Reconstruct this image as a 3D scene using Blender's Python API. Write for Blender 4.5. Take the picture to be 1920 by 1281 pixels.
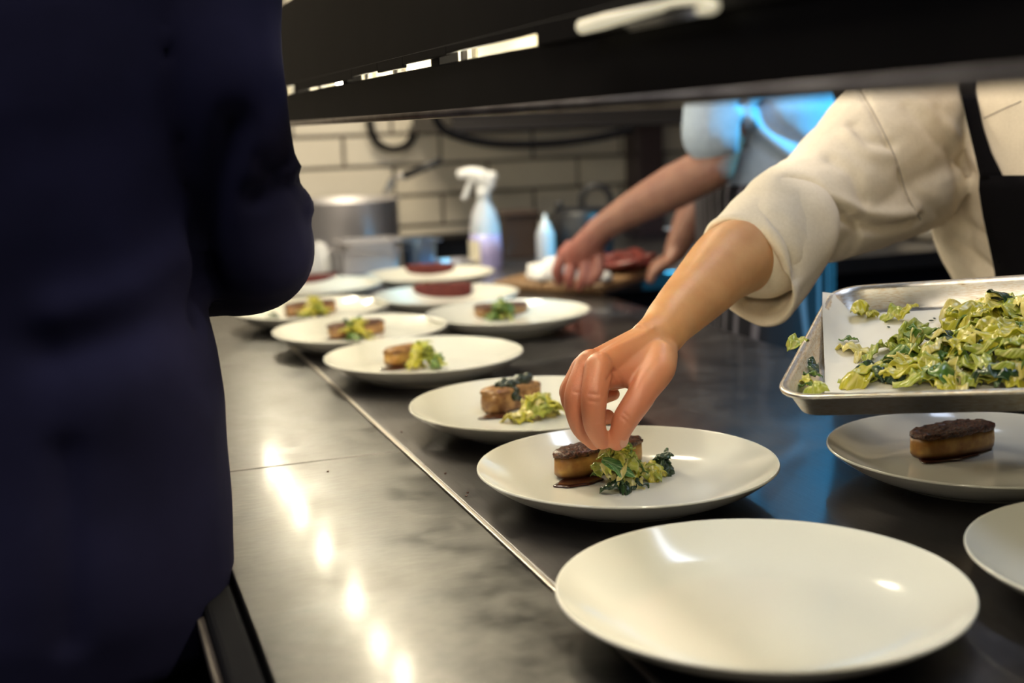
import bpy, bmesh, math, random
import numpy as np
from mathutils import Vector, Matrix, noise
from mathutils.bvhtree import BVHTree

S = bpy.context.scene
for o in list(bpy.data.objects): bpy.data.objects.remove(o)
COL = S.collection
V = Vector

# ------------------------------------------------------------------ camera
FPX, ZC = 2361.8, 1.2512
_p, _y, _r = math.radians(9.8836), math.radians(18.9285), math.radians(2.1161)
FW = V((math.sin(_y)*math.cos(_p), math.cos(_y)*math.cos(_p), -math.sin(_p)))
R0 = V((math.cos(_y), -math.sin(_y), 0)); U0 = R0.cross(FW)
RT = R0*math.cos(_r) - U0*math.sin(_r); UP = U0*math.cos(_r) + R0*math.sin(_r)
CAM = V((0, 0, ZC))
def ray(u, v): return FW + RT*((u-960)/FPX) - UP*((v-640.5)/FPX)
def at(u, v, d): return CAM + ray(u, v)*d
def onz(u, v, z): r = ray(u, v); return CAM + r*((z-ZC)/r.z)
def ony(u, v, y): r = ray(u, v); return CAM + r*(y/r.y)
def onx(u, v, x): r = ray(u, v); return CAM + r*(x/r.x)

cd = bpy.data.cameras.new('camera'); cam = bpy.data.objects.new('camera', cd); COL.objects.link(cam)
cd.sensor_fit = 'HORIZONTAL'; cd.sensor_width = 36; cd.lens = 36*FPX/1920
cam.matrix_world = Matrix(((RT.x, UP.x, -FW.x, 0), (RT.y, UP.y, -FW.y, 0), (RT.z, UP.z, -FW.z, ZC), (0, 0, 0, 1)))
cd.clip_start = .02
cd.dof.use_dof = True; cd.dof.focus_distance = 1.16; cd.dof.aperture_fstop = 3.6
S.camera = cam

# ------------------------------------------------------------------ world, light, exposure
W = bpy.data.worlds.new('world'); S.world = W; W.use_nodes = True
W.node_tree.nodes['Background'].inputs[0].default_value = (.35, .4, .6, 1)
W.node_tree.nodes['Background'].inputs[1].default_value = .02
S.view_settings.view_transform = 'Standard'; S.view_settings.look = 'None'
S.view_settings.exposure = 0.0; S.view_settings.gamma = 1; S.view_settings.use_curve_mapping = False
BULB = 180.0          # radiance of the bulbs in the gantry
WARM = (1.0, .90, .66)

# ------------------------------------------------------------------ materials
def mat(name, col=(.5, .5, .5), rough=.5, metal=0, **k):
    m = bpy.data.materials.new(name); m.use_nodes = True
    b = m.node_tree.nodes['Principled BSDF']
    b.inputs['Base Color'].default_value = (*col, 1); b.inputs['Roughness'].default_value = rough
    b.inputs['Metallic'].default_value = metal
    for kk, vv in k.items():
        b.inputs[kk.replace('_', ' ')].default_value = vv
    return m
def nodes(m): return m.node_tree.nodes, m.node_tree.links, m.node_tree.nodes['Principled BSDF']
def texco(m, out='Object', scale=(1, 1, 1), rot=(0, 0, 0)):
    n, l, b = nodes(m)
    t = n.new('ShaderNodeTexCoord'); mp = n.new('ShaderNodeMapping')
    mp.inputs['Scale'].default_value = scale; mp.inputs['Rotation'].default_value = rot
    l.new(t.outputs[out], mp.inputs['Vector']); return mp.outputs[0]
def noisetex(m, scale, detail=4, co=None, rough=.5):
    n, l, b = nodes(m); x = n.new('ShaderNodeTexNoise')
    x.inputs['Scale'].default_value = scale; x.inputs['Detail'].default_value = detail; x.inputs['Roughness'].default_value = rough
    l.new(co if co else texco(m), x.inputs['Vector']); return x.outputs['Fac']
def ramp(m, fac, stops):
    n, l, b = nodes(m); r = n.new('ShaderNodeValToRGB'); e = r.color_ramp.elements
    while len(e) < len(stops): e.new(.5)
    for i, (p, c) in enumerate(stops):
        e[i].position = p; e[i].color = (*c, 1) if len(c) == 3 else c
    l.new(fac, r.inputs[0]); return r.outputs[0]
def setcol(m, out, sock='Base Color'): m.node_tree.links.new(out, m.node_tree.nodes['Principled BSDF'].inputs[sock])
def bump(m, fac, strength=.3, dist=.002):
    n, l, b = nodes(m); x = n.new('ShaderNodeBump'); x.inputs['Strength'].default_value = strength; x.inputs['Distance'].default_value = dist
    l.new(fac, x.inputs['Height']); l.new(x.outputs[0], b.inputs['Normal'])
def noisy(name, c0, c1, scale, rough=.5, metal=0, bmp=0, bd=.002, detail=4, lo=.35, hi=.65, co='Object', sc=(1, 1, 1), **k):
    m = mat(name, c0, rough, metal, **k); f = noisetex(m, scale, detail, texco(m, co, sc))
    setcol(m, ramp(m, f, [(lo, c0), (hi, c1)]))
    if bmp: bump(m, f, bmp, bd)
    return m
def g(v): return (v, v, v)

M = {}
M['porcelain'] = mat('porcelain', (.82, .81, .72), .13, Coat_Weight=.3, Coat_Roughness=.05)
# steel of the counter, mottled and scratched
def steel(name, c0, c1, r0, r1, brush=(6, 60, 6), sc=5, bs=.08):
    m = mat(name, c0, .3, 1.0)
    f = noisetex(m, sc, 8, texco(m, 'Object'), .68); f2 = noisetex(m, 6, 5, texco(m, 'Object', brush), .7)
    setcol(m, ramp(m, f, [(.36, c0), (.62, c1)]))
    n, l, b = nodes(m); mx = n.new('ShaderNodeMath'); mx.operation = 'ADD'
    a = ramp(m, f, [(.35, g(r0)), (.65, g(r1))]); c = ramp(m, f2, [(.3, g(-0.0)), (.7, g(.08))])
    l.new(a, mx.inputs[0]); l.new(c, mx.inputs[1]); l.new(mx.outputs[0], b.inputs['Roughness'])
    bump(m, f2, bs, .001)
    return m
M['slab_steel'] = steel('worn_dark_steel', (.016, .0155, .016), (.098, .094, .090), .27, .46, (8, 30, 8), 14)
b_ = nodes(M['slab_steel'])[2]; b_.inputs['Coat Weight'].default_value = .12; b_.inputs['Coat Roughness'].default_value = .12
M['strip_steel'] = steel('brushed_steel', (.070, .066, .070), (.125, .117, .120), .28, .40, (90, 3, 8), 9, .03)
b_ = nodes(M['strip_steel'])[2]; b_.inputs['Coat Weight'].default_value = .45; b_.inputs['Coat Roughness'].default_value = .07
M['bright_edge'] = mat('polished_edge', (.5, .46, .41), .38, 1)
M['steel'] = noisy('kitchen_steel', (.5, .5, .5), (.62, .61, .6), 9, .32, 1)
M['black_metal'] = noisy('black_enamel', (.003, .0025, .003), (.006, .005, .0055), 14, .6, Specular_IOR_Level=.12)
M['dark_rubber'] = mat('dark_rubber', (.006, .006, .008), .85)
nodes(M['dark_rubber'])[2].inputs['Specular IOR Level'].default_value = .08
M['black_plastic'] = mat('black_plastic', (.015, .015, .018), .4)
M['flange'] = noisy('grey_flange', (.20, .17, .15), (.34, .30, .26), 20, .4, .8)
M['wall'] = noisy('grout', (.10, .085, .075), (.15, .13, .11), 30, .8)
M['tile'] = noisy('cream_tile', (.60, .55, .46), (.68, .63, .54), 3, .16)
M['floor'] = noisy('dark_floor', (.03, .03, .032), (.06, .055, .055), 6, .55)
M['ceiling'] = mat('dark_ceiling', (.02, .02, .022), .8)
M['darkwall'] = mat('dark_wall', (.03, .03, .035), .8)
M['post'] = mat('brown_post', (.06, .04, .045), .45)

# ------------------------------------------------------------------ mesh helpers
def obj(name, verts, faces, m=None, parent=None, smooth=True, loc=None):
    me = bpy.data.meshes.new(name); me.from_pydata([tuple(v) for v in verts], [], faces); me.update()
    if m: me.materials.append(m)
    if smooth: me.polygons.foreach_set('use_smooth', [True]*len(me.polygons))
    return link(name, me, parent, loc)
def link(name, me, parent=None, loc=None):
    o = bpy.data.objects.new(name, me); COL.objects.link(o)
    if parent: o.parent = parent
    if loc is not None: o.location = loc
    return o
def empty(name, loc=(0, 0, 0), rz=0):
    o = bpy.data.objects.new(name, None); COL.objects.link(o); o.location = loc; o.rotation_euler = (0, 0, rz)
    o.empty_display_size = .03; return o
def tag(o, label, cat, group=None):
    o['label'] = label; o['category'] = cat
    if group: o['group'] = group
    return o
def struct(o): o['kind'] = 'structure'; return o

def boxm(x0, x1, y0, y1, z0, z1, bev=.002, seg=1):
    bm = bmesh.new(); bmesh.ops.create_cube(bm, size=1)
    for v in bm.verts:
        v.co = V(((x0+x1)/2+v.co.x*(x1-x0), (y0+y1)/2+v.co.y*(y1-y0), (z0+z1)/2+v.co.z*(z1-z0)))
    if bev: bmesh.ops.bevel(bm, geom=bm.edges[:], offset=bev, segments=seg, affect='EDGES', profile=.5)
    me = bpy.data.meshes.new('box'); bm.to_mesh(me); bm.free(); return me
def box(name, x0, x1, y0, y1, z0, z1, m, parent=None, bev=.002, seg=1, loc=None):
    me = boxm(x0, x1, y0, y1, z0, z1, bev, seg); me.name = name; me.materials.append(m)
    return link(name, me, parent, loc)
def frame(t, up=V((0, 0, 1))):
    t = t.normalized()
    if abs(t.dot(up)) > .95: up = V((0, 1, 0)) if abs(t.y) < .9 else V((1, 0, 0))
    a = t.cross(up).normalized(); b = a.cross(t).normalized(); return a, b
def tube_data(pts, rad, seg=14, caps=True, up=V((0, 0, 1))):
    """rad: float list or list of (ra, rb)"""
    pts = [V(p) for p in pts]; vs = []; fs = []; n = len(pts)
    if not hasattr(rad, '__len__'): rad = [rad]*n
    a = None
    for i, p in enumerate(pts):
        t = (pts[min(i+1, n-1)] - pts[max(i-1, 0)]).normalized()
        if a is None: a, b = frame(t, up)
        else: a = (a - t*a.dot(t)).normalized(); b = a.cross(t).normalized()
        r = rad[i]; ra, rb = (r, r) if not hasattr(r, '__len__') else r
        for k in range(seg):
            th = 2*math.pi*k/seg; vs.append(p + a*(ra*math.cos(th)) + b*(rb*math.sin(th)))
    for i in range(n-1):
        for k in range(seg):
            k2 = (k+1) % seg; fs.append((i*seg+k, i*seg+k2, (i+1)*seg+k2, (i+1)*seg+k))
    if caps:
        fs.append(tuple(range(seg))[::-1]); fs.append(tuple(range((n-1)*seg, n*seg)))
    return vs, fs
def tube(name, pts, rad, m, parent=None, seg=14, caps=True, up=V((0, 0, 1))):
    v, f = tube_data(pts, rad, seg, caps, up); return obj(name, v, f, m, parent)
def smoothpath(pts, n=8):
    pts = [V(p) for p in pts]; out = []
    P = [pts[0]*2-pts[1]] + pts + [pts[-1]*2-pts[-2]]
    for i in range(1, len(P)-2):
        for k in range(n):
            t = k/n; a, b, c, d = P[i-1], P[i], P[i+1], P[i+2]
            out.append(.5*((2*b)+(c-a)*t+(2*a-5*b+4*c-d)*t*t+(-a+3*b-3*c+d)*t**3))
    out.append(pts[-1]); return out
def lathe_data(prof, seg=48):
    vs = []; fs = []; n = len(prof); idx = []
    for (r, z) in prof:
        if r < 1e-6: idx.append([len(vs)]); vs.append(V((0, 0, z)))
        else:
            idx.append(list(range(len(vs), len(vs)+seg)))
            vs += [V((r*math.cos(2*math.pi*k/seg), r*math.sin(2*math.pi*k/seg), z)) for k in range(seg)]
    for i in range(n-1):
        A, B = idx[i], idx[i+1]
        for k in range(seg):
            k2 = (k+1) % seg
            if len(A) == 1 and len(B) == 1: continue
            if len(A) == 1: fs.append((A[0], B[k2], B[k]))
            elif len(B) == 1: fs.append((A[k], A[k2], B[0]))
            else: fs.append((A[k], A[k2], B[k2], B[k]))
    return vs, fs
def lathe(name, prof, m, parent=None, seg=48, loc=None):
    v, f = lathe_data(prof, seg); return obj(name, v, f, m, parent, True, loc)
# clusters of tapered limbs fused into one continuous skin
class Blob:
    def __init__(s): s.v = []; s.f = []
    def add(s, v, f):
        o = len(s.v); s.v += list(v); s.f += [tuple(i+o for i in q) for q in f]
    def ball(s, p, r, seg=14, rings=9, axes=None):
        p = V(p); r3 = r if hasattr(r, '__len__') else (r, r, r); vs = []; fs = []
        ax = axes or (V((1, 0, 0)), V((0, 1, 0)), V((0, 0, 1)))
        prof = [(math.sin(math.pi*i/rings), -math.cos(math.pi*i/rings)) for i in range(rings+1)]
        prof[0] = (0, -1); prof[-1] = (0, 1)
        v, f = lathe_data(prof, seg)
        s.add([p + ax[0]*(q.x*r3[0]) + ax[1]*(q.y*r3[1]) + ax[2]*(q.z*r3[2]) for q in v], f)
    def limb(s, pts, rad, n=5, seg=14):
        P = smoothpath(pts, n) if len(pts) > 2 else [V(pts[0]), V(pts[1])]
        if len(pts) > 2:
            rr = []
            for i in range(len(pts)-1):
                for k in range(n):
                    t = k/n; ra = rad[i] if hasattr(rad[i], '__len__') else (rad[i], rad[i]); rb = rad[i+1] if hasattr(rad[i+1], '__len__') else (rad[i+1], rad[i+1])
                    rr.append((ra[0]*(1-t)+rb[0]*t, ra[1]*(1-t)+rb[1]*t))
            rr.append(rad[-1])
        else: rr = rad
        v, f = tube_data(P, rr, seg); s.add(v, f)
        s.ball(P[0], rr[0] if not hasattr(rr[0], '__len__') else min(rr[0])); s.ball(P[-1], rr[-1] if not hasattr(rr[-1], '__len__') else min(rr[-1]))
    def loft(s, rings, seg=28):
        """rings: (centre, axis a, axis b, ra, rb)"""
        vs = []; fs = []
        for (c, a, b, ra, rb) in rings:
            for k in range(seg):
                th = 2*math.pi*k/seg; cc, ss = math.cos(th), math.sin(th)
                e = .85; cc = math.copysign(abs(cc)**e, cc); ss = math.copysign(abs(ss)**e, ss)
                vs.append(V(c)+V(a)*(ra*cc)+V(b)*(rb*ss))
        n = len(rings)
        for i in range(n-1):
            for k in range(seg):
                k2 = (k+1) % seg; fs.append((i*seg+k, i*seg+k2, (i+1)*seg+k2, (i+1)*seg+k))
        fs.append(tuple(range(seg))[::-1]); fs.append(tuple(range((n-1)*seg, n*seg)))
        s.add(vs, fs)
    def fuse(s, voxel, smooth=5, fac=.5):
        me = bpy.data.meshes.new('tmp'); me.from_pydata([tuple(v) for v in s.v], [], s.f); me.update()
        bm = bmesh.new(); bm.from_mesh(me); bmesh.ops.recalc_face_normals(bm, faces=bm.faces[:]); bm.to_mesh(me); bm.free()
        o = bpy.data.objects.new('tmp', me); COL.objects.link(o)
        r = o.modifiers.new('r', 'REMESH'); r.mode = 'VOXEL'; r.voxel_size = voxel; r.use_smooth_shade = True
        if smooth:
            q = o.modifiers.new('s', 'SMOOTH'); q.iterations = smooth; q.factor = fac
        bpy.context.view_layer.update(); dg = bpy.context.evaluated_depsgraph_get()
        out = bpy.data.meshes.new_from_object(o.evaluated_get(dg)); bpy.data.objects.remove(o); bpy.data.meshes.remove(me)
        out.polygons.foreach_set('use_smooth', [True]*len(out.polygons)); return out
def coords(me):
    a = np.empty(len(me.vertices)*3); me.vertices.foreach_get('co', a); return a.reshape(-1, 3)
def normals(me):
    a = np.empty(len(me.vertices)*3); me.vertices.foreach_get('normal', a); return a.reshape(-1, 3)
def setco(me, c): me.vertices.foreach_set('co', c.ravel()); me.update()
def segdist(c, pts):
    d = np.full(len(c), 9.)
    for a, b in zip(pts[:-1], pts[1:]):
        a = np.array(a); b = np.array(b); ab = b-a; t = np.clip(((c-a)@ab)/(ab@ab+1e-12), 0, 1)
        d = np.minimum(d, np.linalg.norm(c-(a+t[:, None]*ab), axis=1))
    return d
def bvh_of(me): return BVHTree.FromPolygons([v.co.copy() for v in me.vertices], [tuple(p.vertices) for p in me.polygons])
def folds(me, lines):
    """lines: list of ([(u,v)...], width m, amplitude m): creases pressed into / raised from cloth where it is seen"""
    T = bvh_of(me); c = coords(me); n = normals(me); disp = np.zeros(len(c))
    for px, w, amp in lines:
        P = []
        for q in smoothpath([V((a, b, 0)) for a, b in px], 4):
            h = T.ray_cast(CAM, ray(q.x, q.y).normalized())
            if h[0]: P.append(h[0])
        if len(P) < 2: continue
        d = segdist(c, P); disp += amp*np.exp(-(d/w)**2)
    setco(me, c + n*disp[:, None])
def wrinkle(me, amp, scale, sc=(1, 1, 1), seed=0):
    c = coords(me); n = normals(me); d = np.array([noise.noise(V((p[0]*sc[0]*scale+seed, p[1]*sc[1]*scale, p[2]*sc[2]*scale))) for p in c])
    setco(me, c + n*(amp*d)[:, None])
def patch(name, T, grid, off, thick, m, parent, fallback=1.6, smooth=3):
    """cloth lying on a surface: grid[i][j] = (u, v), pinned to what lies behind it"""
    nr, nc = len(grid), len(grid[0]); P = []; D = np.full((nr, nc), np.nan)
    for i in range(nr):
        for j in range(nc):
            h = T.ray_cast(CAM, ray(*grid[i][j]).normalized())
            if h[0]: D[i, j] = (h[0]-CAM).dot(FW)
    for _ in range(60):
        bad = np.isnan(D)
        if not bad.any(): break
        E = D.copy()
        for i, j in zip(*np.where(bad)):
            nb = [D[a, b] for a, b in ((i-1, j), (i+1, j), (i, j-1), (i, j+1)) if 0 <= a < nr and 0 <= b < nc and not np.isnan(D[a, b])]
            if nb: E[i, j] = np.mean(nb)
        D = E
    D = np.nan_to_num(D, nan=fallback)
    for _ in range(smooth):
        E = D.copy(); E[1:-1, 1:-1] = .5*D[1:-1, 1:-1]+.125*(D[:-2, 1:-1]+D[2:, 1:-1]+D[1:-1, :-2]+D[1:-1, 2:]); D = np.minimum(E, D)
    vs = []
    for k in (0, 1):
        for i in range(nr):
            for j in range(nc): vs.append(at(grid[i][j][0], grid[i][j][1], D[i, j]-off+(thick if k else 0)))
    fs = []; N = nr*nc
    for i in range(nr-1):
        for j in range(nc-1):
            a = i*nc+j; q = (a, a+1, a+nc+1, a+nc); fs.append(q[::-1]); fs.append(tuple(x+N for x in q))
    edge = [(j) for j in range(nc)] + [i*nc+nc-1 for i in range(1, nr)] + [(nr-1)*nc+j for j in range(nc-2, -1, -1)] + [i*nc for i in range(nr-2, 0, -1)]
    for a, b in zip(edge, edge[1:]+edge[:1]): fs.append((a, b, b+N, a+N))
    return obj(name, vs, fs, m, parent)
def lerp_path(pts, n):
    P = np.array(pts, float); L = np.r_[0, np.cumsum(np.linalg.norm(np.diff(P, axis=0), axis=1))]
    t = np.linspace(0, L[-1], n); return np.stack([np.interp(t, L, P[:, i]) for i in range(P.shape[1])], 1)

CZ = .90            # counter height
# ================================================================== SETTING
struct(box('floor', -2.6, 4.2, -1.8, 3.7, -.1, 0, M['floor'], None, 0))
struct(box('ceiling', -2.6, 4.2, -1.8, 3.7, 2.7, 2.8, M['ceiling'], None, 0))
struct(box('wall_left', -2.7, -2.6, -1.8, 3.7, 0, 2.7, M['darkwall'], None, 0))
struct(box('wall_right', 4.2, 4.3, -1.8, 3.7, 0, 2.7, M['darkwall'], None, 0))
struct(box('wall_front', -2.6, 4.2, -1.9, -1.8, 0, 2.7, M['darkwall'], None, 0))
WY = 3.6
wb = struct(box('wall_back', -2.6, 4.2, WY, WY+.12, 0, 2.7, M['wall'], None, 0))
TW, TH, J = .288, .0895, .010
tme = boxm(-TW/2+J/2, TW/2-J/2, -.006, .004, -TH/2+J/2, TH/2-J/2, .0025, 2); tme.materials.append(M['tile'])
zj = 1.139        # a horizontal joint read off the photograph
for r in range(-3, 13):
    for c in range(-11, 4):
        x = .745+TW/2+c*TW+(TW/2 if r % 2 else 0); z = zj+TH/2+r*TH
        t = link('tile', tme, wb, (x, WY-.002, z))

# ------------------------------------------------------------------ pass counter
SX0, SX1, CX1 = .095, .320, .996
wt = tag(empty('pass_worktop', (.55, 1.4, CZ)), 'long steel worktop of the pass carrying the row of plates', 'worktop')
def wpart(name, x0, x1, y0, y1, z0, z1, m, bev=.0015, seg=2):
    return box(name, x0-.55, x1-.55, y0-1.4, y1-1.4, z0-CZ, z1-CZ, m, wt, bev, seg)
wpart('slab', SX0, SX1-.003, -.6, 1.3105, CZ-.04, CZ, M['slab_steel'])
wpart('slab', SX0, SX1-.003, 1.312, 2.598, CZ-.04, CZ, M['slab_steel'])
wpart('plating_strip', SX1+.003, CX1, -.6, 2.598, CZ-.04, CZ, M['strip_steel'])
wpart('joint_edge', SX1-.0025, SX1+.0025, -.6, 2.598, CZ-.04, CZ+.0012, M['bright_edge'], .001)
wpart('edge_trim', SX0-.028, SX0-.001, -.6, 2.598, CZ-.045, CZ-.006, M['dark_rubber'], .006, 3)
wpart('edge_bead', SX0-.034, SX0-.028, -.6, 2.598, CZ-.022, CZ-.014, M['flange'], .001)
cb = tag(empty('counter_cabinet', (.55, 1.2, 0)), 'dark base cabinet under the pass worktop', 'cabinet')
box('body', -.40, .40, -1.75, 1.39, .08, CZ-.045, M['black_metal'], cb, .004)
box('plinth', -.36, .36, -1.7, 1.38, 0, .08, M['dark_rubber'], cb, .002)
for k in range(5): 
    y = -1.72+k*.6; dd = box('door', -.425, -.402, y, y+.58, .1, CZ-.07, M['black_metal'], cb, .003)
    box('handle', -.445, -.427, y+.2, y+.38, .76, .775, M['steel'], dd, .003)

# back worktop along the tiled wall
bw = tag(empty('back_worktop', (1.6, 3.1, 0)), 'steel back worktop along the tiled wall', 'worktop')
M['back_steel'] = noisy('blue_steel_top', (.26, .26, .29), (.36, .36, .38), 6, .36, 1)
box('top', -1.505, 2.4, -.5, .49, .86, CZ, M['back_steel'], bw, .003, 2)
bc = tag(empty('back_cabinet', (1.6, 3.1, 0)), 'dark navy cabinet under the back worktop', 'cabinet')
M['navy'] = mat('navy_cabinet', (.012, .018, .04), .35)
for k in range(6):
    x = -1.25+k*.6; box('door', x, x+.58, -.45, -.43, .1, .85, M['navy'], bc, .003)
box('body', -1.28, 2.38, -.43, .48, 0, .857, M['navy'], bc, .003)

# ================================================================== GANTRY (heat-lamp shelf over the pass)
gt = tag(empty('heat_lamp_gantry', (.45, 1.2, 1.256)), 'black heat-lamp gantry hanging over the pass with a lit slot', 'gantry')
GY0, GY1 = .02, 2.98
def gpart(name, x0, x1, z0, z1, m, y0=GY0, y1=GY1, bev=.001, seg=1): return box(name, x0-.45, x1-.45, y0-1.2, y1-1.2, z0-1.256, z1-1.256, m, gt, bev, seg)
gl_ = lambda p: V(p)-V((.45, 1.2, 1.256))
gpart('lip', .299, .303, 1.262, 1.3005, M['black_metal'])
tube('flange', [gl_((.302, GY0, 1.2605)), gl_((.302, GY1, 1.2605))], .0042, M['flange'], gt, 14)
gpart('face', .296, .300, 1.312, 1.42, M['black_metal'])
for (y0, y1, zb) in ((GY0, .79, 1.2995), (.79, 1.0, 1.3075), (1.0, 1.14, 1.3062), (1.14, 1.24, 1.3035), (1.24, 1.36, 1.3055), (1.36, 1.70, 1.3025), (1.70, 1.80, 1.311), (1.80, GY1, 1.3000)):
    gpart('shutter', .2955, .2995, zb, 1.314, M['black_metal'], y0, y1, .0005)
gpart('top', .300, .640, 1.345, 1.42, M['black_metal'])
M['enamel'] = mat('white_enamel', (.8, .76, .66), .4)
gpart('reflector', .318, .44, 1.338, 1.344, M['enamel'])
M['dull_enamel'] = mat('grey_cream_enamel', (.30, .27, .20), .5)
gpart('back_reflector', .437, .440, 1.309, 1.338, M['dull_enamel'])  # panel added so the slot shows a bright streak
for y in (.70, 1.05, 1.42, 1.74, 2.1, 2.45, 2.8): gpart('bracket', .300, .318, 1.256+.006, 1.344, M['black_metal'], y-.012, y+.012)
for x in (.36, .58):
    for y in (.3, 1.5, 2.7): gpart('hanger', x-.008, x+.008, 1.42, 2.7, M['black_metal'], y-.008, y+.008)
# pale rod with a hooked loop on the face of the gantry
def gl(p): return V(p)-V((.45, 1.2, 1.256))
M['cream_rod'] = mat('pale_rod', (.8, .74, .6), .35, Emission_Color=(1, .9, .62, 1), Emission_Strength=.55)  # emission stands in for light falling on the rod and loop
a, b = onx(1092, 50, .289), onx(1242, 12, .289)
rod = tag(empty('emissive_rod', a), 'slim pale rod with added glow and a wire loop on the gantry face', 'lamp')
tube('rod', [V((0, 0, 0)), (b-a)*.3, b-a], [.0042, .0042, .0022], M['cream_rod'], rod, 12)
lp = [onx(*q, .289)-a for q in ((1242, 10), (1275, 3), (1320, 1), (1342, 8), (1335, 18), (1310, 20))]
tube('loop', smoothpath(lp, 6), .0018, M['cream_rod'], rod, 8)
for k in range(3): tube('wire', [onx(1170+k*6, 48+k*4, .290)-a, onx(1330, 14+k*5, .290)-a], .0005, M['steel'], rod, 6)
# bulbs in the trough
M['bulb'] = mat('bulb_glow', (1, .9, .7), .3, Emission_Color=(*WARM, 1), Emission_Strength=BULB)
v, f = lathe_data([(0, -.024), (.008, -.021), (.0125, -.013), (.013, -.005), (.010, .004), (.007, .010), (0, .010)], 16)
bme = bpy.data.meshes.new('bulb'); bme.from_pydata([tuple(q) for q in v], [], f); bme.update(); bme.materials.append(M['bulb'])
bme.polygons.foreach_set('use_smooth', [True]*len(bme.polygons))
v, f = lathe_data([(0, .010), (.0085, .010), (.0085, .028), (0, .028)], 12)
sme = bpy.data.meshes.new('socket'); sme.from_pydata([tuple(q) for q in v], [], f); sme.update(); sme.materials.append(M['steel'])
ys = [.28, .58, .88, 1.18, 1.45, 1.60, 1.75, 1.91, 2.17, 2.41, 2.59, 2.79]
for i, y in enumerate(ys):
    o = tag(empty('heat_lamp_bulb', (.372, y, 1.318 if y == 1.75 else 1.297)), 'small warm bulb glowing inside the gantry trough', 'light bulb', 'bulbs in the gantry')
    link('glass', bme, o); link('socket', sme, o)

# ================================================================== added fill lamps out of view, and the cyan spotlight
def fill_lamp(name, label, p0, p1, col, power, width=.10, tilt=None):
    """added fill light out of view: ceiling housing with a lamp on its underside"""
    p0, p1 = V(p0), V(p1); c = (p0+p1)/2; L = (p1-p0).length
    e = tag(empty(name, c, math.atan2(p1.y-p0.y, p1.x-p0.x)), label, 'lamp')
    box('housing', -L/2, L/2, -width/2-.02, width/2+.02, 0, .07, M['steel'], e, .004)
    if c.z < 2.6: 
        for s in (-.4, .4): box('rod', s*L-.006, s*L+.006, -.006, .006, .07, 2.7-c.z, M['steel'], e, .001)
    ld = bpy.data.lights.new(name, 'AREA'); ld.shape = 'RECTANGLE'; ld.size = L*.95; ld.size_y = width; ld.energy = power; ld.color = col
    lo = bpy.data.objects.new(name+'_light', ld); COL.objects.link(lo); lo.parent = e; lo.location = (0, 0, -.004)
    return e
fill_lamp('kitchen_fill', 'added cool fill light over the cooks, out of view', (1.3, .3, 2.62), (1.3, 1.7, 2.62), (.66, .78, 1), 12, .2)  # unseen fill added for a bluish cast over the counter
fill_lamp('wall_fill', 'added warm fill light near the tiled wall, out of view', (.1, 2.75, 2.62), (1.1, 2.75, 2.62), (1, .86, .62), 38, .2)  # unseen fill added to brighten the tiles
fill_lamp('hall_fill', 'added white fill light on the dining side, out of view', (-1.2, -.2, 2.62), (-1.2, 1.2, 2.62), (.9, .92, 1), 12, .2)  # unseen fill added to lift the navy jacket and the cook
fill_lamp('walkway_fill', 'added warm fill light above the counter edge, out of view', (.05, .3, 2.62), (.05, 2.1, 2.62), (1, .88, .70), 24, .2)  # unseen fill added to light the cook's torso and sleeve

def spot_lamp(label, loc, aim, col, power, ang, blend=.4, rad=.04):
    e = tag(empty('ceiling_spotlight', loc), label, 'lamp'); d = (V(aim)-V(loc)).normalized(); a, b = frame(d)
    tube('can', [-d*.12, -d*.02, d*.02], [.05, .055, .06], M['black_metal'], e, 20, False); tube('stem', [-d*.11, V((0, 0, 2.7-loc[2]))], .008, M['black_metal'], e, 8)
    ld = bpy.data.lights.new('ceiling_spotlight', 'SPOT'); ld.energy = power; ld.color = col; ld.spot_size = math.radians(ang); ld.spot_blend = blend; ld.shadow_soft_size = rad
    lo = bpy.data.objects.new('ceiling_spotlight_light', ld); COL.objects.link(lo); lo.parent = e; lo.rotation_mode = 'QUATERNION'; lo.rotation_quaternion = d.to_track_quat('-Z', 'Y')
spot_lamp('cyan ceiling spotlight aimed at the far cook', (2.15, 1.35, 2.35), (1.36, 2.2, 1.12), (.05, .60, 1.0), 330, 30)
spot_lamp('added warm fill spotlight over the stacked bowls, out of view', (2.2, 2.75, 2.45), (2.1, 2.85, .95), (1, .85, .6), 40, 34)  # unseen spot added to brighten the stacked bowls

# ================================================================== PLATES
prof = [(0, .0045), (.060, .0045), (.078, .0035), (.080, 0), (.084, 0), (.087, .0035), (.105, .0085), (.122, .0165), (.134, .0245), (.1405, .0300),
        (.1415, .0312), (.1410, .0325), (.1398, .0325), (.133, .0275), (.121, .0200), (.106, .0130), (.09, .0088), (.07, .0072), (.04, .0068), (0, .0068)]
def fine(pr, n=3):
    q = smoothpath([V((a, b, 0)) for a, b in pr], n); return [(max(0, p.x), p.y) for p in q]
v, f = lathe_data([(0, .0045)] + fine(prof[1:-1]) + [(0, .0068)], 96)
pme = bpy.data.meshes.new('plate'); pme.from_pydata([tuple(q) for q in v], [], f); pme.update(); pme.materials.append(M['porcelain'])
pme.polygons.foreach_set('use_smooth', [True]*len(pme.polygons))
bm = bmesh.new(); bm.from_mesh(pme); bmesh.ops.recalc_face_normals(bm, faces=bm.faces[:]); bm.to_mesh(pme); bm.free()
PL = {1: (.4232, .7266), 2: (.4703, 1.0517), 3: (.4807, 1.3419), 4: (.4523, 1.707), 5: (.4231, 1.9895), 6: (.3941, 2.273), 7: (.459, 2.60),
      8: (.6883, 2.0226), 9: (.6594, 2.306), 10: (.726, 2.655), 11: (.794, .9559), 12: (.716, .655)}
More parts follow.
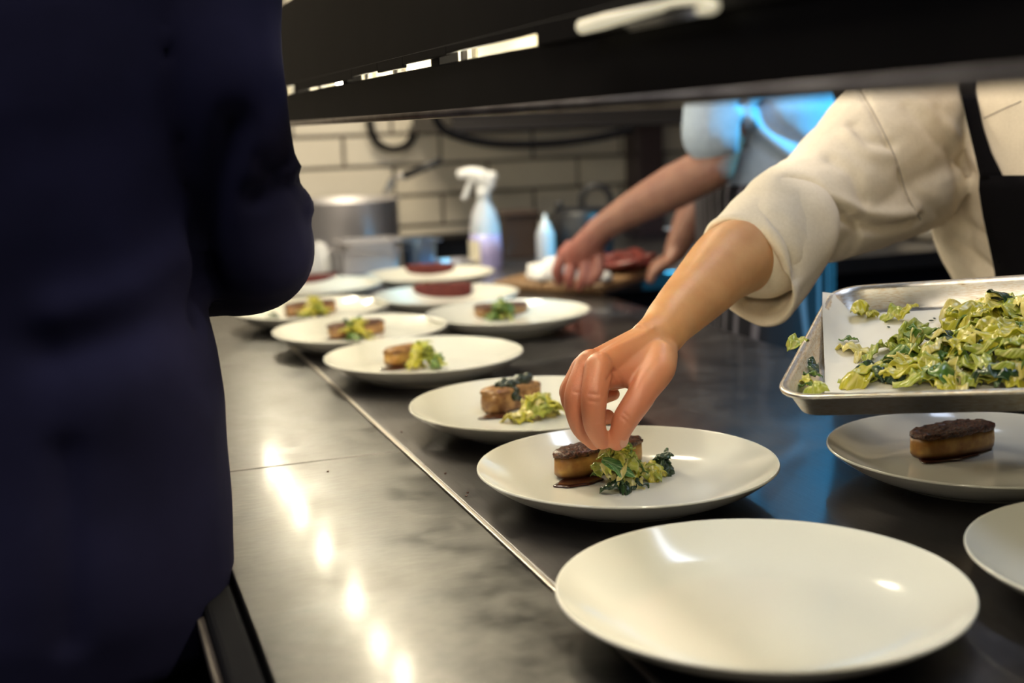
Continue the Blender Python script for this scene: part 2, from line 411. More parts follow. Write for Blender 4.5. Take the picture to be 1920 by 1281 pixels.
PLAB = {1: 'large empty cream plate at the front of the pass', 2: 'cream plate under the hand with fried slice and cabbage',
        3: 'cream plate just behind the hand, slice topped with dark herbs', 4: 'cream plate with golden slice, third behind the empty front plate',
        5: 'cream plate with brown slice, left row, fourth behind the empty front plate', 6: 'cream plate furthest left in the picture, its slice under pale cabbage',
        7: 'plate half hidden behind the navy elbow', 8: 'bluish white plate with slice under a bright green heap',
        9: 'white plate with red slice and tiny green sprig', 10: 'furthest white plate with a plain red slice',
        11: 'shaded grey-looking plate under the tray with a half-round slice', 12: 'empty plate cut off by the right edge of the picture'}
for k, (x, y) in PL.items():
    tag(link('dinner_plate', pme, None, (x, y, CZ)), PLAB[k], 'plate', 'plates on the pass')
PZ = CZ+.0069

# ------------------------------------------------------------------ food materials
M['golden'] = noisy('seared_golden', (.42, .19, .045), (.62, .36, .10), 90, .35, bmp=.3, bd=.001, Subsurface_Weight=.15, Subsurface_Radius=(.004, .002, .001), Subsurface_Scale=1.0)
_m = M['golden']; n_, l_, b_ = nodes(_m); tc_ = n_.new('ShaderNodeTexCoord'); sx_ = n_.new('ShaderNodeSeparateXYZ'); l_.new(tc_.outputs['Generated'], sx_.inputs[0])
_e = ramp(_m, sx_.outputs['Z'], [(.08, g(1)), (.30, g(0)), (.72, g(0)), (.96, g(1))]); _x = n_.new('ShaderNodeMix'); _x.data_type = 'RGBA'
l_.new(_e, _x.inputs['Factor']); l_.new(b_.inputs['Base Color'].links[0].from_socket, _x.inputs['A']); _x.inputs['B'].default_value = (.13, .045, .014, 1); l_.new(_x.outputs['Result'], b_.inputs['Base Color'])
M['tan'] = noisy('seared_tan', (.20, .085, .03), (.45, .25, .10), 110, .32, bmp=.4, bd=.001)
M['crust'] = noisy('dark_crust', (.028, .009, .006), (.20, .07, .03), 330, .32, bmp=1.0, bd=.003, Coat_Weight=.35, Coat_Roughness=.2)
M['redmeat'] = noisy('red_meat', (.10, .014, .014), (.17, .036, .028), 120, .55, bmp=.4, bd=.001, Specular_IOR_Level=.25)
M['sauce'] = noisy('dark_red_sauce', (.028, .006, .004), (.060, .013, .008), 60, .12, bmp=.2, bd=.001, Coat_Weight=.6)
M['herbpaste'] = noisy('dark_herb_paste', (.004, .009, .005), (.020, .035, .014), 260, .18, bmp=1.0, bd=.002, Coat_Weight=.5)
def leafmat(name, c0, c1, rib):
    m = mat(name, c0, .30, Subsurface_Weight=.12, Subsurface_Radius=(.003, .004, .001), Subsurface_Scale=1.0, Coat_Weight=.25, Coat_Roughness=.15)
    fz = noisetex(m, 70, 4); a = ramp(m, fz, [(.32, c0), (.68, c1)])
    n, l, b = nodes(m); tc = n.new('ShaderNodeTexCoord'); sx = n.new('ShaderNodeSeparateXYZ'); l.new(tc.outputs['Generated'], sx.inputs[0])
    wv = n.new('ShaderNodeTexWave'); wv.inputs['Scale'].default_value = 2.2; wv.inputs['Distortion'].default_value = 2.0; wv.inputs['Detail'].default_value = 2
    mp = n.new('ShaderNodeMapping'); mp.inputs['Rotation'].default_value = (0, 0, .7); l.new(tc.outputs['Generated'], mp.inputs[0]); l.new(mp.outputs[0], wv.inputs['Vector'])
    ab = n.new('ShaderNodeMath'); ab.operation = 'SUBTRACT'; ab.inputs[1].default_value = .5; l.new(sx.outputs['Y'], ab.inputs[0])
    ab2 = n.new('ShaderNodeMath'); ab2.operation = 'ABSOLUTE'; l.new(ab.outputs[0], ab2.inputs[0])
    rb = ramp(m, ab2.outputs[0], [(.02, g(.9)), (.09, g(0.0))]); wr = ramp(m, wv.outputs['Fac'], [(.75, g(0)), (1, g(.35))])
    mxv = n.new('ShaderNodeMath'); mxv.operation = 'MAXIMUM'; l.new(rb, mxv.inputs[0]); l.new(wr, mxv.inputs[1])
    mx = n.new('ShaderNodeMix'); mx.data_type = 'RGBA'; l.new(mxv.outputs[0], mx.inputs['Factor']); l.new(a, mx.inputs['A']); mx.inputs['B'].default_value = (*rib, 1)
    l.new(mx.outputs['Result'], b.inputs['Base Color']); bump(m, wv.outputs['Fac'], .35, .001)
    return m
LM = {'pale': leafmat('pale_cabbage', (.60, .50, .11), (.74, .66, .24), (.82, .76, .42)),
      'yellow': leafmat('yellow_cabbage', (.42, .39, .022), (.58, .53, .045), (.72, .64, .2)),
      'lime': leafmat('lime_cabbage', (.24, .30, .025), (.42, .45, .06), (.60, .58, .2)),
      'green': leafmat('green_cabbage', (.035, .11, .016), (.11, .21, .03), (.3, .38, .12)),
      'dark': leafmat('dark_cabbage', (.006, .022, .010), (.018, .05, .018), (.05, .10, .03)),
      'herb': leafmat('herb_leaf', (.035, .13, .025), (.07, .20, .045), (.30, .45, .22))}
def leaf_mesh(seed, L, Wd, kind, ruff, curl, smoothleaf=False, nu=15, nv=9):
    rnd = random.Random(seed); vs = []; fs = []; o = seed*7.31
    for i in range(nu):
        s = i/(nu-1)
        w = Wd*.5*(math.sin(math.pi*min(1, .06+s*.92)**.85))**.7
        for j in range(nv):
            t = -1+2*j/(nv-1)
            ww = w*(1+(0 if smoothleaf else .35*noise.noise(V((s*4+o, math.copysign(1, t)*3, o)))))
            x = (s-.5)*L; y = t*ww
            z = curl*L*(.25-(s-.5)**2)*1.2 + curl*.6*Wd*(-(t*t))*.5
            if smoothleaf: z += .05*Wd*abs(t)
            else:
                q = V((x*70+o, y*70, o)); z += ruff*noise.noise(q)*(.6+.8*abs(t)) + .55*ruff*noise.noise(q*2.1) + .25*ruff*noise.noise(q*4.5)
                x += ruff*.7*noise.noise(q+V((9, 2, 4))); y += ruff*.7*noise.noise(q+V((3, 8, 1)))
            vs.append(V((x, y, z)))
    for i in range(nu-1):
        for j in range(nv-1):
            a = i*nv+j; fs.append((a, a+1, a+nv+1, a+nv))
    # thickness
    N = len(vs); th = .0011 if not smoothleaf else .0008
    vs += [p-V((0, 0, th)) for p in vs]; fs2 = fs + [tuple(x+N for x in q[::-1]) for q in fs]
    ed = [j for j in range(nv)] + [i*nv+nv-1 for i in range(1, nu)] + [(nu-1)*nv+j for j in range(nv-2, -1, -1)] + [i*nv for i in range(nu-2, 0, -1)]
    for a, b in zip(ed, ed[1:]+ed[:1]): fs2.append((b, a, a+N, b+N))
    me = bpy.data.meshes.new('leaf'); me.from_pydata([tuple(q) for q in vs], [], fs2); me.update(); me.materials.append(LM[kind])
    me.polygons.foreach_set('use_smooth', [True]*len(me.polygons)); return me
LV = {}
for ki, kind in enumerate(('pale', 'yellow', 'lime', 'green', 'dark')):
    LV[kind] = [leaf_mesh(100*ki+i, .028+.006*(i % 4), (.009, .016, .021, .013, .018, .007, .024)[i], kind, .0085+.002*(i % 2), .30+.3*(i % 3), False, 19, 11) for i in range(7)]
HERB = leaf_mesh(900, .036, .012, 'herb', 0, .25, True)

def slab_outline(L, Wd, shape, n=64):
    out = []
    for k in range(n):
        th = 2*math.pi*k/n; c, s = math.cos(th), math.sin(th)
        if shape == 'half':
            e = .55 if s < 0 else .9; x = math.copysign(abs(c)**.8, c)*L/2; y = math.copysign(abs(s)**e, s)*Wd/2*(1.0 if s < 0 else .9)
        else:
            x = math.copysign(abs(c)**.42, c)*L/2; y = math.copysign(abs(s)**.42, s)*Wd/2
        out.append((x, y))
    return out
def slab(seed, loc, rz, L, Wd, Hh, body, crust, label, cat='food', shape='block', group='fried slices on plates', cth=.005):
    e = tag(empty('fried_slice', loc, rz), label, cat, group); ol = slab_outline(L, Wd, shape); n = len(ol); o = seed*3.7
    def layer(name, zs, m, amp, fq):
        vs = []; fs = []
        for (z, sc) in zs:
            for (x, y) in ol:
                q = V((x*sc*fq+o, y*sc*fq, z*fq)); d = amp*noise.noise(q)
                r = math.hypot(x, y)+1e-6; vs.append(V((x*sc*(1+d/r), y*sc*(1+d/r), z+(amp*.8*noise.noise(q*1.7+V((5, 5, 5))) if z > zs[0][0]+1e-5 else 0))))
        R_ = len(zs)
        for i in range(R_-1):
            for k in range(n):
                k2 = (k+1) % n; fs.append((i*n+k, i*n+k2, (i+1)*n+k2, (i+1)*n+k))
        fs.append(tuple(range(n))[::-1])
        c = len(vs); vs.append(V((0, 0, zs[-1][0]))); fs += [((R_-1)*n+k, (R_-1)*n+(k+1) % n, c) for k in range(n)]
        return obj(name, vs, fs, m, e)
    h = Hh-cth
    layer('flesh', [(0, .95), (.003, 1), (h*.5, 1.01), (h, 1), (h+.001, .9)], body, .0012, 90)
    layer('crust', [(h-.001, .99), (h+.001, 1.03), (h+cth*.6, 1.01), (Hh, .93), (Hh+.0006, .8), (Hh+.0012, .68), (Hh+.0010, .55), (Hh+.0016, .43), (Hh+.0010, .30), (Hh+.0014, .2), (Hh+.0012, .12)], crust, .0030, 300)
    return e
def sauce(seed, loc, rx, ry, rz, label):
    vs = []; n = 40; o = seed*2.3
    for (sc, z) in ((1, .0002), (1.0, .0012), (.93, .0022), (.6, .0024)):
        for k in range(n):
            th = 2*math.pi*k/n; r = sc*(1+.22*noise.noise(V((math.cos(th)*1.6+o, math.sin(th)*1.6, o))))
            vs.append(V((rx*r*math.cos(th), ry*r*math.sin(th), z)))
    fs = [(i*n+k, i*n+(k+1) % n, (i+1)*n+(k+1) % n, (i+1)*n+k) for i in range(3) for k in range(n)]; fs.append(tuple(range(3*n, 4*n)))
    fs.append(tuple(range(n))[::-1])
    o = obj('sauce_pool', vs, fs, M['sauce']); o.location = loc; o.rotation_euler.z = rz
    return tag(o, label, 'sauce', 'sauce pools on plates')
def heap(seed, loc, rx, ry, h, kinds, n, label, rz=0, herb=None, name='cabbage_heap', scale=1.0):
    rnd = random.Random(seed); e = tag(empty(name, loc, rz), label, 'cabbage', 'cabbage garnishes on plates')
    for i in range(n):
        s = i/(n-1); lev = s**.8; rr = (1-lev)*.95+.05
        th = rnd.random()*6.283; q = rr*(.75+.3*rnd.random())
        kd = rnd.choice(kinds); me = rnd.choice(LV[kd])
        c = link('leaf', me, e, (rx*q*math.cos(th), ry*q*math.sin(th), .003+h*lev*.9))
        tilt = (.25+.65*(1-lev)*rnd.random()+.2*rnd.random())
        c.rotation_euler = (rnd.uniform(-.5, .5), tilt*rnd.choice((1, 1, -.3)), th+rnd.uniform(-.9, .9)); c.rotation_mode = 'XYZ'
        k = scale*rnd.uniform(.65, 1.05); c.scale = (k, k, k)
    return e
def pz(u, v, z=PZ): return onz(u, v, z)
def rot_of(a, b): d = b-a; return math.atan2(d.y, d.x)
# plate 2 (under the hand)
A, B = pz(1052, 898), pz(1188, 868); c2 = (A+B)/2
sauce(1, pz(1085, 905), .028, .014, rot_of(A, B), 'dark red sauce under the slice below the hand')
slab(1, V((c2.x, c2.y, PZ+.002)), rot_of(A, B), (B-A).length+.012, .034, .026, M['golden'], M['crust'], 'golden fried slice with dark crust beneath the hand', shape='half')
cc = pz(1158, 908); heap(21, cc, .025, .019, .036, ['lime', 'lime', 'yellow', 'lime', 'pale', 'lime', 'green'], 34, 'large cabbage heap being arranged by the fingers')
cc = pz(1205, 902); heap(22, cc, .020, .012, .012, ['yellow', 'pale', 'lime', 'green'], 12, 'yellow cabbage shreds trailing right beneath the hand', scale=.8)
cc = pz(1160, 922); heap(23, cc, .026, .005, .003, ['dark'], 7, 'dark leaf strip at the foot of the heap', scale=.8)
cc = pz(1243, 886); heap(24, cc, .011, .008, .012, ['dark'], 14, 'crisp blackish green kale tuft right of the cabbage', scale=.62)
h = tag(link('herb_leaf', HERB, None, pz(1155, 908)+V((-.006, -.021, .022))), 'bright green pointed herb leaf on the heap under the hand', 'leaf')
h.rotation_euler = (.95, .55, -.25)
h = tag(link('herb_leaf', HERB, None, pz(1150, 880, PZ+.034)), 'small green herb leaf pinched between finger and thumb', 'leaf')
h.rotation_euler = (.5, -.5, 1.9); h.scale = (.6, .8, .8)
# plate 3
A, B = pz(920, 775), pz(998, 757); c3 = (A+B)/2
sauce(2, pz(932, 782), .022, .012, .2, 'dark sauce under the herb-topped slice')
slab(2, V((c3.x, c3.y, PZ+.002)), rot_of(A, B), (B-A).length+.014, .030, .027, M['tan'], M['tan'], 'browned slice topped with dark herbs behind the hand')
hp = tag(empty('herb_topping', V((c3.x, c3.y, PZ+.029)), rot_of(A, B)), 'dark green chopped herb paste on the browned slice', 'herbs')
bl = Blob(); rnd = random.Random(5)
for i in range(26):
    s = rnd.uniform(-1, 1); bl.ball(V((s*.022+.004, -.012*rnd.random()+.004, rnd.uniform(.0, .004)+.006*max(0, s))), rnd.uniform(.0042, .0068), 8, 6)
for i in range(8): bl.ball(V((-.004+rnd.uniform(-.006, .006), -.0155, -.003-rnd.random()*.012)), rnd.uniform(.0028, .0045), 8, 6)
me = bl.fuse(.0012, 1); wrinkle(me, .0012, 600); me.materials.append(M['herbpaste']); link('paste', me, hp)
heap(31, pz(1015, 783), .024, .017, .022, ['lime', 'yellow', 'lime', 'pale'], 22, 'yellow-green cabbage heap beside the herb-topped slice')
heap(32, pz(968, 792), .020, .006, .006, ['yellow', 'pale'], 8, 'pale cabbage shreds in front of the herb-topped slice', scale=.75)
# plate 4
A, B = pz(725, 690), pz(790, 676); c = (A+B)/2
sauce(3, pz(740, 692), .022, .014, .2, 'dark sauce under the golden slice, third plate back')
slab(3, V((c.x, c.y, PZ+.002)), rot_of(A, B), .060, .030, .024, M['golden'], M['tan'], 'golden slice on the third plate back')
heap(41, pz(792, 690), .021, .017, .036, ['yellow', 'lime', 'lime', 'yellow'], 20, 'yellow cabbage heap beside the golden slice')
heap(42, pz(822, 692), .013, .010, .014, ['green', 'green', 'lime'], 9, 'green leaf tuft right of the yellow cabbage', scale=.7)
# plates 5, 6, 8
def served(n, a, b, hp_, kinds, Hs, h, lab, mats=('tan', 'crust'), green=None, nn=16):
    A, B = pz(*a), pz(*b); c = (A+B)/2
    sauce(n+10, c+V((-.008, -.008, 0)), (B-A).length*.45, .014, rot_of(A, B), 'dark sauce under the %s' % lab)
    slab(n+10, V((c.x, c.y, PZ+.002)), rot_of(A, B), (B-A).length, .030, Hs, M[mats[0]], M[mats[1]], lab)
    if hp_: heap(n*10+1, pz(*hp_), .022, .015, h, kinds, nn, 'cabbage heap over the %s' % lab)
    if green: heap(n*10+2, pz(*green)+V((0, .006, .012)), .006, .006, .014, ['dark'], 6, 'dark leaf by the %s' % lab, scale=.6)
served(5, (618, 636), (718, 624), (668, 637), ['yellow', 'lime', 'green', 'yellow'], .022, .030, 'dark brown slice on the fourth plate back', green=(650, 634))
served(6, (536, 594), (628, 585), (592, 594), ['yellow', 'lime', 'pale'], .022, .028, 'dark brown slice on the leftmost plate', nn=18)
served(8, (892, 598), (988, 590), (940, 599), ['green', 'lime', 'green', 'green'], .022, .032, 'brown slice on the bluish plate', nn=20)
heap(65, pz(512, 598), .014, .008, .006, ['dark', 'green'], 6, 'small dark herb sprig on the leftmost plate', scale=.5)
# plates 7, 9, 10
def red(n, a, b, lab, Hs=.029):
    A, B = pz(*a), pz(*b); c = (A+B)/2
    slab(n+30, V((c.x, c.y, PZ)), rot_of(A, B), (B-A).length, .034, Hs, M['redmeat'], M['redmeat'], lab, cat='meat', group='red slices at the far end')
red(7, (528, 545), (634, 538), 'red-brown meat slice beside the navy elbow')
red(9, (778, 561), (884, 558), 'red meat slice with a green sprig beside it')
red(10, (762, 522), (852, 518), 'red meat slice on the furthest plate')
heap(91, pz(800, 556)+V((0, 0, .016)), .007, .006, .010, ['lime', 'green'], 6, 'tiny green sprig on the red meat slice', scale=.45)
# plate 11
A, B = pz(1715, 862), pz(1848, 838); c = (A+B)/2
sauce(11, pz(1780, 858), .036, .016, rot_of(A, B), 'dark sauce under the half-round slice in the shade')
slab(11, V((c.x, c.y, PZ+.002)), rot_of(A, B), (B-A).length+.004, .040, .026, M['golden'], M['crust'], 'half-round golden slice with dark crust below the tray', shape='half')
# crumbs on the worktop
for i, (u, w) in enumerate(((753, 811), (835, 889), (795, 875), (874, 931), (877, 925), (703, 801), (615, 885))):
    q = onz(u, w, CZ); bl = Blob(); bl.ball((0, 0, .0007), (.0014, .0010, .0008), 7, 5)
    tag(obj('crumb', bl.v, bl.f, M['crust'], None, True, q), 'tiny dark crumb lying on the steel by the joint', 'crumb', 'crumbs on the worktop')

# ================================================================== TRAY WITH CABBAGE
nl, nr, fl = V((.537, .9, 1.017)), V((.875, .59, 1.058)), V((.735, 1.115, 1.070))
EB = (fl-nl); TB = EB.length; EB.normalize(); EA = (nr-nl); EA = (EA-EB*EA.dot(EB)).normalized(); EN = EA.cross(EB)
TA = .46; TD = .024
TM = Matrix(((EA.x, EB.x, EN.x, nl.x), (EA.y, EB.y, EN.y, nl.y), (EA.z, EB.z, EN.z, nl.z), (0, 0, 0, 1)))
TI = TM.inverted()
tr = tag(empty('sheet_pan', (0, 0, 0)), 'stained aluminium baking tray of cabbage held over the pass', 'tray'); tr.matrix_world = TM
m = mat('aluminium', (.62, .56, .47), .34, 1); fz = noisetex(m, 9, 6, None, .7); fy = noisetex(m, 160, 3, texco(m, 'Object', (1, 1, 6)))
n_, l_, b_ = nodes(m); mm = n_.new('ShaderNodeMath'); mm.operation = 'MULTIPLY'; l_.new(fz, mm.inputs[0]); l_.new(fy, mm.inputs[1])
setcol(m, ramp(m, mm.outputs[0], [(.22, (.78, .75, .70)), (.38, (.60, .48, .34)), (.48, (.14, .07, .03))])); setcol(m, ramp(m, fz, [(.3, g(.26)), (.7, g(.5))]), 'Roughness'); M['aluminium'] = m
def rrect(off, z, rad, n=7):
    x0, x1, y0, y1 = off, TA-off, off, TB-off; out = []
    for cx, cy, a0 in ((x1-rad, y1-rad, 0), (x0+rad, y1-rad, 90), (x0+rad, y0+rad, 180), (x1-rad, y0+rad, 270)):
        for k in range(n):
            t = math.radians(a0+90*k/(n-1)); out.append(V((cx+rad*math.cos(t), cy+rad*math.sin(t), z)))
    return out
rings = [rrect(.05, -TD, .012), rrect(.022, -TD, .018), rrect(.015, -TD+.003, .022), rrect(.007, -.003, .028), rrect(.004, .0005, .030), rrect(.001, .0012, .032),
         rrect(-.0012, -.0005, .034), rrect(-.0005, -.003, .033), rrect(.002, -.0035, .031), rrect(.005, -.005, .029), rrect(.0135, -TD+.001, .022), rrect(.021, -TD-.002, .018), rrect(.05, -TD-.002, .012)]
N = len(rings[0]); vs = [p for r in rings for p in r]
fs = [(i*N+k, i*N+(k+1) % N, (i+1)*N+(k+1) % N, (i+1)*N+k) for i in range(len(rings)-1) for k in range(N)]
fs.append(tuple(range(N))); fs.append(tuple(range((len(rings)-1)*N, len(rings)*N))[::-1])
pan = obj('pan', vs, fs, M['aluminium'], tr)
def tray_pt(u, v, h=0):
    """point on the tray floor (h above it) seen at a pixel, in tray coordinates"""
    o = TI @ CAM; d = TI.to_3x3() @ ray(u, v); t = ((-TD+h)-o.z)/d.z; return o+d*t
# parchment
M['parchment'] = noisy('white_parchment', (.80, .76, .68), (.86, .83, .76), 12, .7, bmp=.15, bd=.002)
def wall_z(a, b):
    e = 1e9; z = -TD
    for d in (b, TB-b): 
        if d < .022: z = max(z, -TD+(.022-d)/.016*(TD-.002) if d < .022 else -TD)
    return min(z, -.001)
na, nb = 36, 26; gv = []
pl_n, pl_f = tray_pt(1536, 750, TD).x, tray_pt(1541, 556, TD).x
for k in (0, 1):
    for j in range(nb+1):
        t = j/nb; b = .003 + t*(TB-.022-.003); 
        for i in range(na+1):
            s = i/na; a0 = pl_n+(pl_f-pl_n)*t; a = a0+(TA-.03-a0)*s
            # right part of the sheet climbs the far wall
            bb = b + t*t*.014*max(0, min(1, (a-.20)/.1))
            z = wall_z(a, bb)+.0012 + .0012*noise.noise(V((a*25, bb*25, 3)))
            edge = math.exp(-(s/.05)**2); z += edge*(.002+.010*max(0, t-.45)**1.2)      # curled left edge
            if a < .02: z = max(z, -TD+(.022-a)/.016*TD+.001 if a < .022 else z)
            gv.append(V((a, bb, min(z, .003) - (.0004 if k else 0))))
w = na+1; NN = w*(nb+1); gf = []
for j in range(nb):
    for i in range(na):
        q = (j*w+i, j*w+i+1, (j+1)*w+i+1, (j+1)*w+i); gf.append(q); gf.append(tuple(x+NN for x in q[::-1]))
pp = obj('parchment_sheet', [TM @ p for p in gv], gf, M['parchment'])
tag(pp, 'white parchment sheet lining the tray', 'paper')
# cabbage on the tray
rnd = random.Random(77)
def put(u, v, kind, label, h=.004, sc=1.0, grp=None, rot=None, i=None):
    p = TM @ tray_pt(u, v, h); me = LV[kind][rnd.randrange(7) if i is None else i]
    o = tag(link('cabbage_leaf', me, None, p), label, 'cabbage leaf', grp)
    o.rotation_euler = rot or (rnd.uniform(-.5, .5), rnd.uniform(-.5, .5), rnd.random()*6.28); k = sc*rnd.uniform(.85, 1.15); o.scale = (k, k, k)
    return o
put(1498, 640, 'lime', 'lime cabbage shred hanging over the left rim of the tray', .022, .8, rot=(.2, -.3, .5))
put(1612, 586, 'yellow', 'small browned yellow shred nearest the far left tray corner', .008, .9)
put(1634, 590, 'yellow', 'yellow shred second from the far left tray corner', .006, .6)
put(1700, 582, 'yellow', 'ruffled yellow shred in the middle of the far tray side', .012, 1.0)
put(1672, 592, 'lime', 'ruffled lime shred left of the middle on the tray', .006, .8)
put(1592, 636, 'green', 'narrow green shred alone near the left of the parchment', .006, .8, rot=(.1, .1, -.4))
put(1598, 655, 'pale', 'pale yellow shred just below the narrow green one', .004, .9, rot=(.1, 0, -1.0))
put(1640, 662, 'lime', 'pale lime shred below the green one on parchment', .006, 1.0)
put(1618, 672, 'pale', 'flat pale shred near the front left of the parchment', .003, .9)
for i, (u, v) in enumerate(((1519, 690), (1526, 702), (1519, 722), (1527, 732), (1505, 712))):
    put(u, v, ('dark', 'green', 'green', 'lime', 'yellow')[i], ('dark leaf', 'green leaf', 'crumpled green leaf', 'lime leaf', 'thin yellow shred')[i]+' on bare metal in the near left tray corner', .012, .62)
poly = [(1605, 716), (1625, 694), (1690, 680), (1655, 645), (1690, 625), (1760, 632), (1795, 600), (1770, 552), (1800, 538), (1850, 540), (1930, 532), (2080, 520), (2080, 715)]
def inside(x, y):
    r = False; n = len(poly)
    for i in range(n):
        (x1, y1), (x2, y2) = poly[i], poly[i-1]
        if (y1 > y) != (y2 > y) and x < (x2-x1)*(y-y1)/(y2-y1)+x1: r = not r
    return r
cnt = 0
while cnt < 210:
    u, v = rnd.uniform(1600, 2080), rnd.uniform(520, 720)
    if not inside(u, v): continue
    tp = tray_pt(u, v, .01)
    if tp.y > TB-.04 or tp.x > TA-.04 or tp.y < .02: continue
    hh = .004 + .026*max(0, min(1, (u-1640)/220))*rnd.random()**.7*max(.25, 1-abs(v-640)/110)
    kd = rnd.choice(('yellow', 'lime', 'lime', 'yellow', 'pale', 'yellow', 'yellow', 'lime', 'yellow', 'lime', 'green', 'dark'))
    if u < 1770 and v < 680: kd = rnd.choice(('green', 'lime', 'green', 'pale'))
    put(u, v, kd, dict(pale='pale', yellow='yellow', lime='lime green', green='green', dark='blackish green')[kd]+' piece of wilted cabbage in the heap on the tray', hh, 1.1, 'cabbage heaped on the tray'); cnt += 1
for i, (u, v) in enumerate(((1750, 561), (1752, 597), (1746, 601), (1790, 604), (1781, 611), (1562, 650), (1666, 613))):
    q = TM @ tray_pt(u, v, .0025); bl = Blob(); bl.ball((0, 0, 0), (.0026, .0011, .0008), 7, 5)
    o = obj('dark_fleck', bl.v, bl.f, LM['dark'], None, True, q); o.rotation_euler.z = i*1.3
    tag(o, 'tiny dark leaf fleck on the parchment', 'leaf fleck', 'flecks on the parchment')

# ================================================================== PEOPLE
def skin_mat(name, c0, c1, red, centre, r0, r1):
    m = mat(name, c0, .42, Subsurface_Weight=.25, Subsurface_Radius=(.008, .003, .0015), Subsurface_Scale=1.0)
    fz = noisetex(m, 38, 5); a = ramp(m, fz, [(.3, c0), (.7, c1)])
    n, l, b = nodes(m); tc = n.new('ShaderNodeTexCoord'); ds = n.new('ShaderNodeVectorMath'); ds.operation = 'DISTANCE'
    ge = n.new('ShaderNodeNewGeometry'); l.new(ge.outputs['Position'], ds.inputs[0]); ds.inputs[1].default_value = tuple(centre)
    mr = n.new('ShaderNodeMapRange'); mr.inputs['From Min'].default_value = r0; mr.inputs['From Max'].default_value = r1; mr.inputs['To Min'].default_value = .85; mr.inputs['To Max'].default_value = 0
    l.new(ds.outputs['Value'], mr.inputs['Value'])
    mx = n.new('ShaderNodeMix'); mx.data_type = 'RGBA'; l.new(mr.outputs[0], mx.inputs['Factor']); l.new(a, mx.inputs['A']); mx.inputs['B'].default_value = (*red, 1)
    l.new(mx.outputs['Result'], b.inputs['Base Color'])
    f2 = noisetex(m, 260, 5, None, .7); bump(m, f2, .30, .0010); return m
M['hair'] = noisy('dark_hair', (.015, .010, .008), (.04, .025, .018), 80, .5)
M['eye'] = mat('eye', (.7, .68, .65), .15)
M['cloth_white'] = noisy('white_cotton', (.76, .665, .53), (.81, .715, .58), 300, .85, bmp=.12, bd=.0008)
M['cloth_black'] = noisy('black_apron', (.0030, .0028, .0042), (.005, .0045, .0065), 400, .9, bmp=.1, bd=.0006)
M['cloth_navy'] = noisy('navy_cotton', (.012, .012, .034), (.018, .018, .052), 8, .95, bmp=.0)
M['cloth_dark'] = noisy('dark_trousers', (.006, .006, .011), (.010, .010, .016), 9, .85)
M['cloth_shirt'] = noisy('light_shirt', (.34, .42, .54), (.40, .49, .61), 200, .85)
for k_ in ('cloth_navy', 'cloth_black', 'cloth_dark', 'cloth_white'): nodes(M[k_])[2].inputs['Specular IOR Level'].default_value = .08
M['nail'] = mat('fingernail', (.52, .26, .18), .3)

def head(e, skin, c, fwd, hairmat=None, s=1.0):
    """head with face, about 23 cm tall, centred at c, looking along fwd"""
    f = V(fwd).normalized(); r = f.cross(V((0, 0, 1))).normalized(); u = r.cross(f).normalized(); ax = (r, f, u)
    P = lambda a, b, d: V(c)+r*(a*s)+f*(b*s)+u*(d*s)
    b = Blob()
    b.ball(P(0, -.015, .03), (.074*s, .092*s, .082*s), 20, 14, ax); b.ball(P(0, .022, -.03), (.058*s, .066*s, .075*s), 18, 12, ax)
    b.ball(P(0, .055, -.085), (.030*s, .028*s, .024*s), 12, 8, ax)
    b.limb([P(0, .085, .015), P(0, .100, -.015), P(0, .108, -.028)], [.009*s, .011*s, .014*s]); b.ball(P(0, .092, -.030), (.018*s, .012*s, .010*s), 10, 8, ax)
    b.limb([P(-.035, .076, .020), P(.035, .076, .020)], [.011*s, .011*s]); b.ball(P(0, .082, -.058), (.026*s, .010*s, .005*s), 10, 6, ax); b.ball(P(0, .081, -.068), (.022*s, .010*s, .006*s), 10, 6, ax)
    for q in (-1, 1): b.ball(P(q*.078, -.005, -.008), (.010*s, .020*s, .032*s), 10, 8, ax)
    b.limb([P(0, -.025, -.06), P(0, -.045, -.17)], [.055*s, .062*s])
    return b, P, ax
def face_extras(e, P, ax, s=1.0):
    for q in (-1, 1):
        b = Blob(); b.ball(P(q*.031, .072, .004), .0125*s, 12, 8); ey = obj('eye', b.v, b.f, M['eye'], e)
        b = Blob(); b.ball(P(q*.031, .0815, .004), (.006*s, .0035*s, .006*s), 10, 6, ax); obj('iris', b.v, b.f, M['hair'], ey)
    b = Blob(); b.ball(P(0, -.030, .045), (.080*s, .088*s, .080*s), 18, 12, ax); b.ball(P(0, -.062, -.01), (.066*s, .050*s, .080*s), 16, 10, ax)
    me = b.fuse(.005, 3); wrinkle(me, .004, 60); me.materials.append(M['hair']); link('hair', me, e)
def join_meshes(name, meshes, m):
    vs = []; fs = []
    for me in meshes:
        o = len(vs); vs += [v.co.copy() for v in me.vertices]; fs += [tuple(i+o for i in p.vertices) for p in me.polygons]
    me = bpy.data.meshes.new(name); me.from_pydata([tuple(v) for v in vs], [], fs); me.update(); me.materials.append(m)
    me.polygons.foreach_set('use_smooth', [True]*len(me.polygons)); return me

# ------------------------------------------------------------------ chef in white with the plating hand
ch = tag(empty('person', (0, 0, 0)), 'cook in white jacket and black apron plating with the right hand', 'person')
skin = skin_mat('skin', (.62, .31, .135), (.70, .38, .175), (.54, .175, .10), at(1122, 795, 1.15), .05, .125)
hb = Blob()
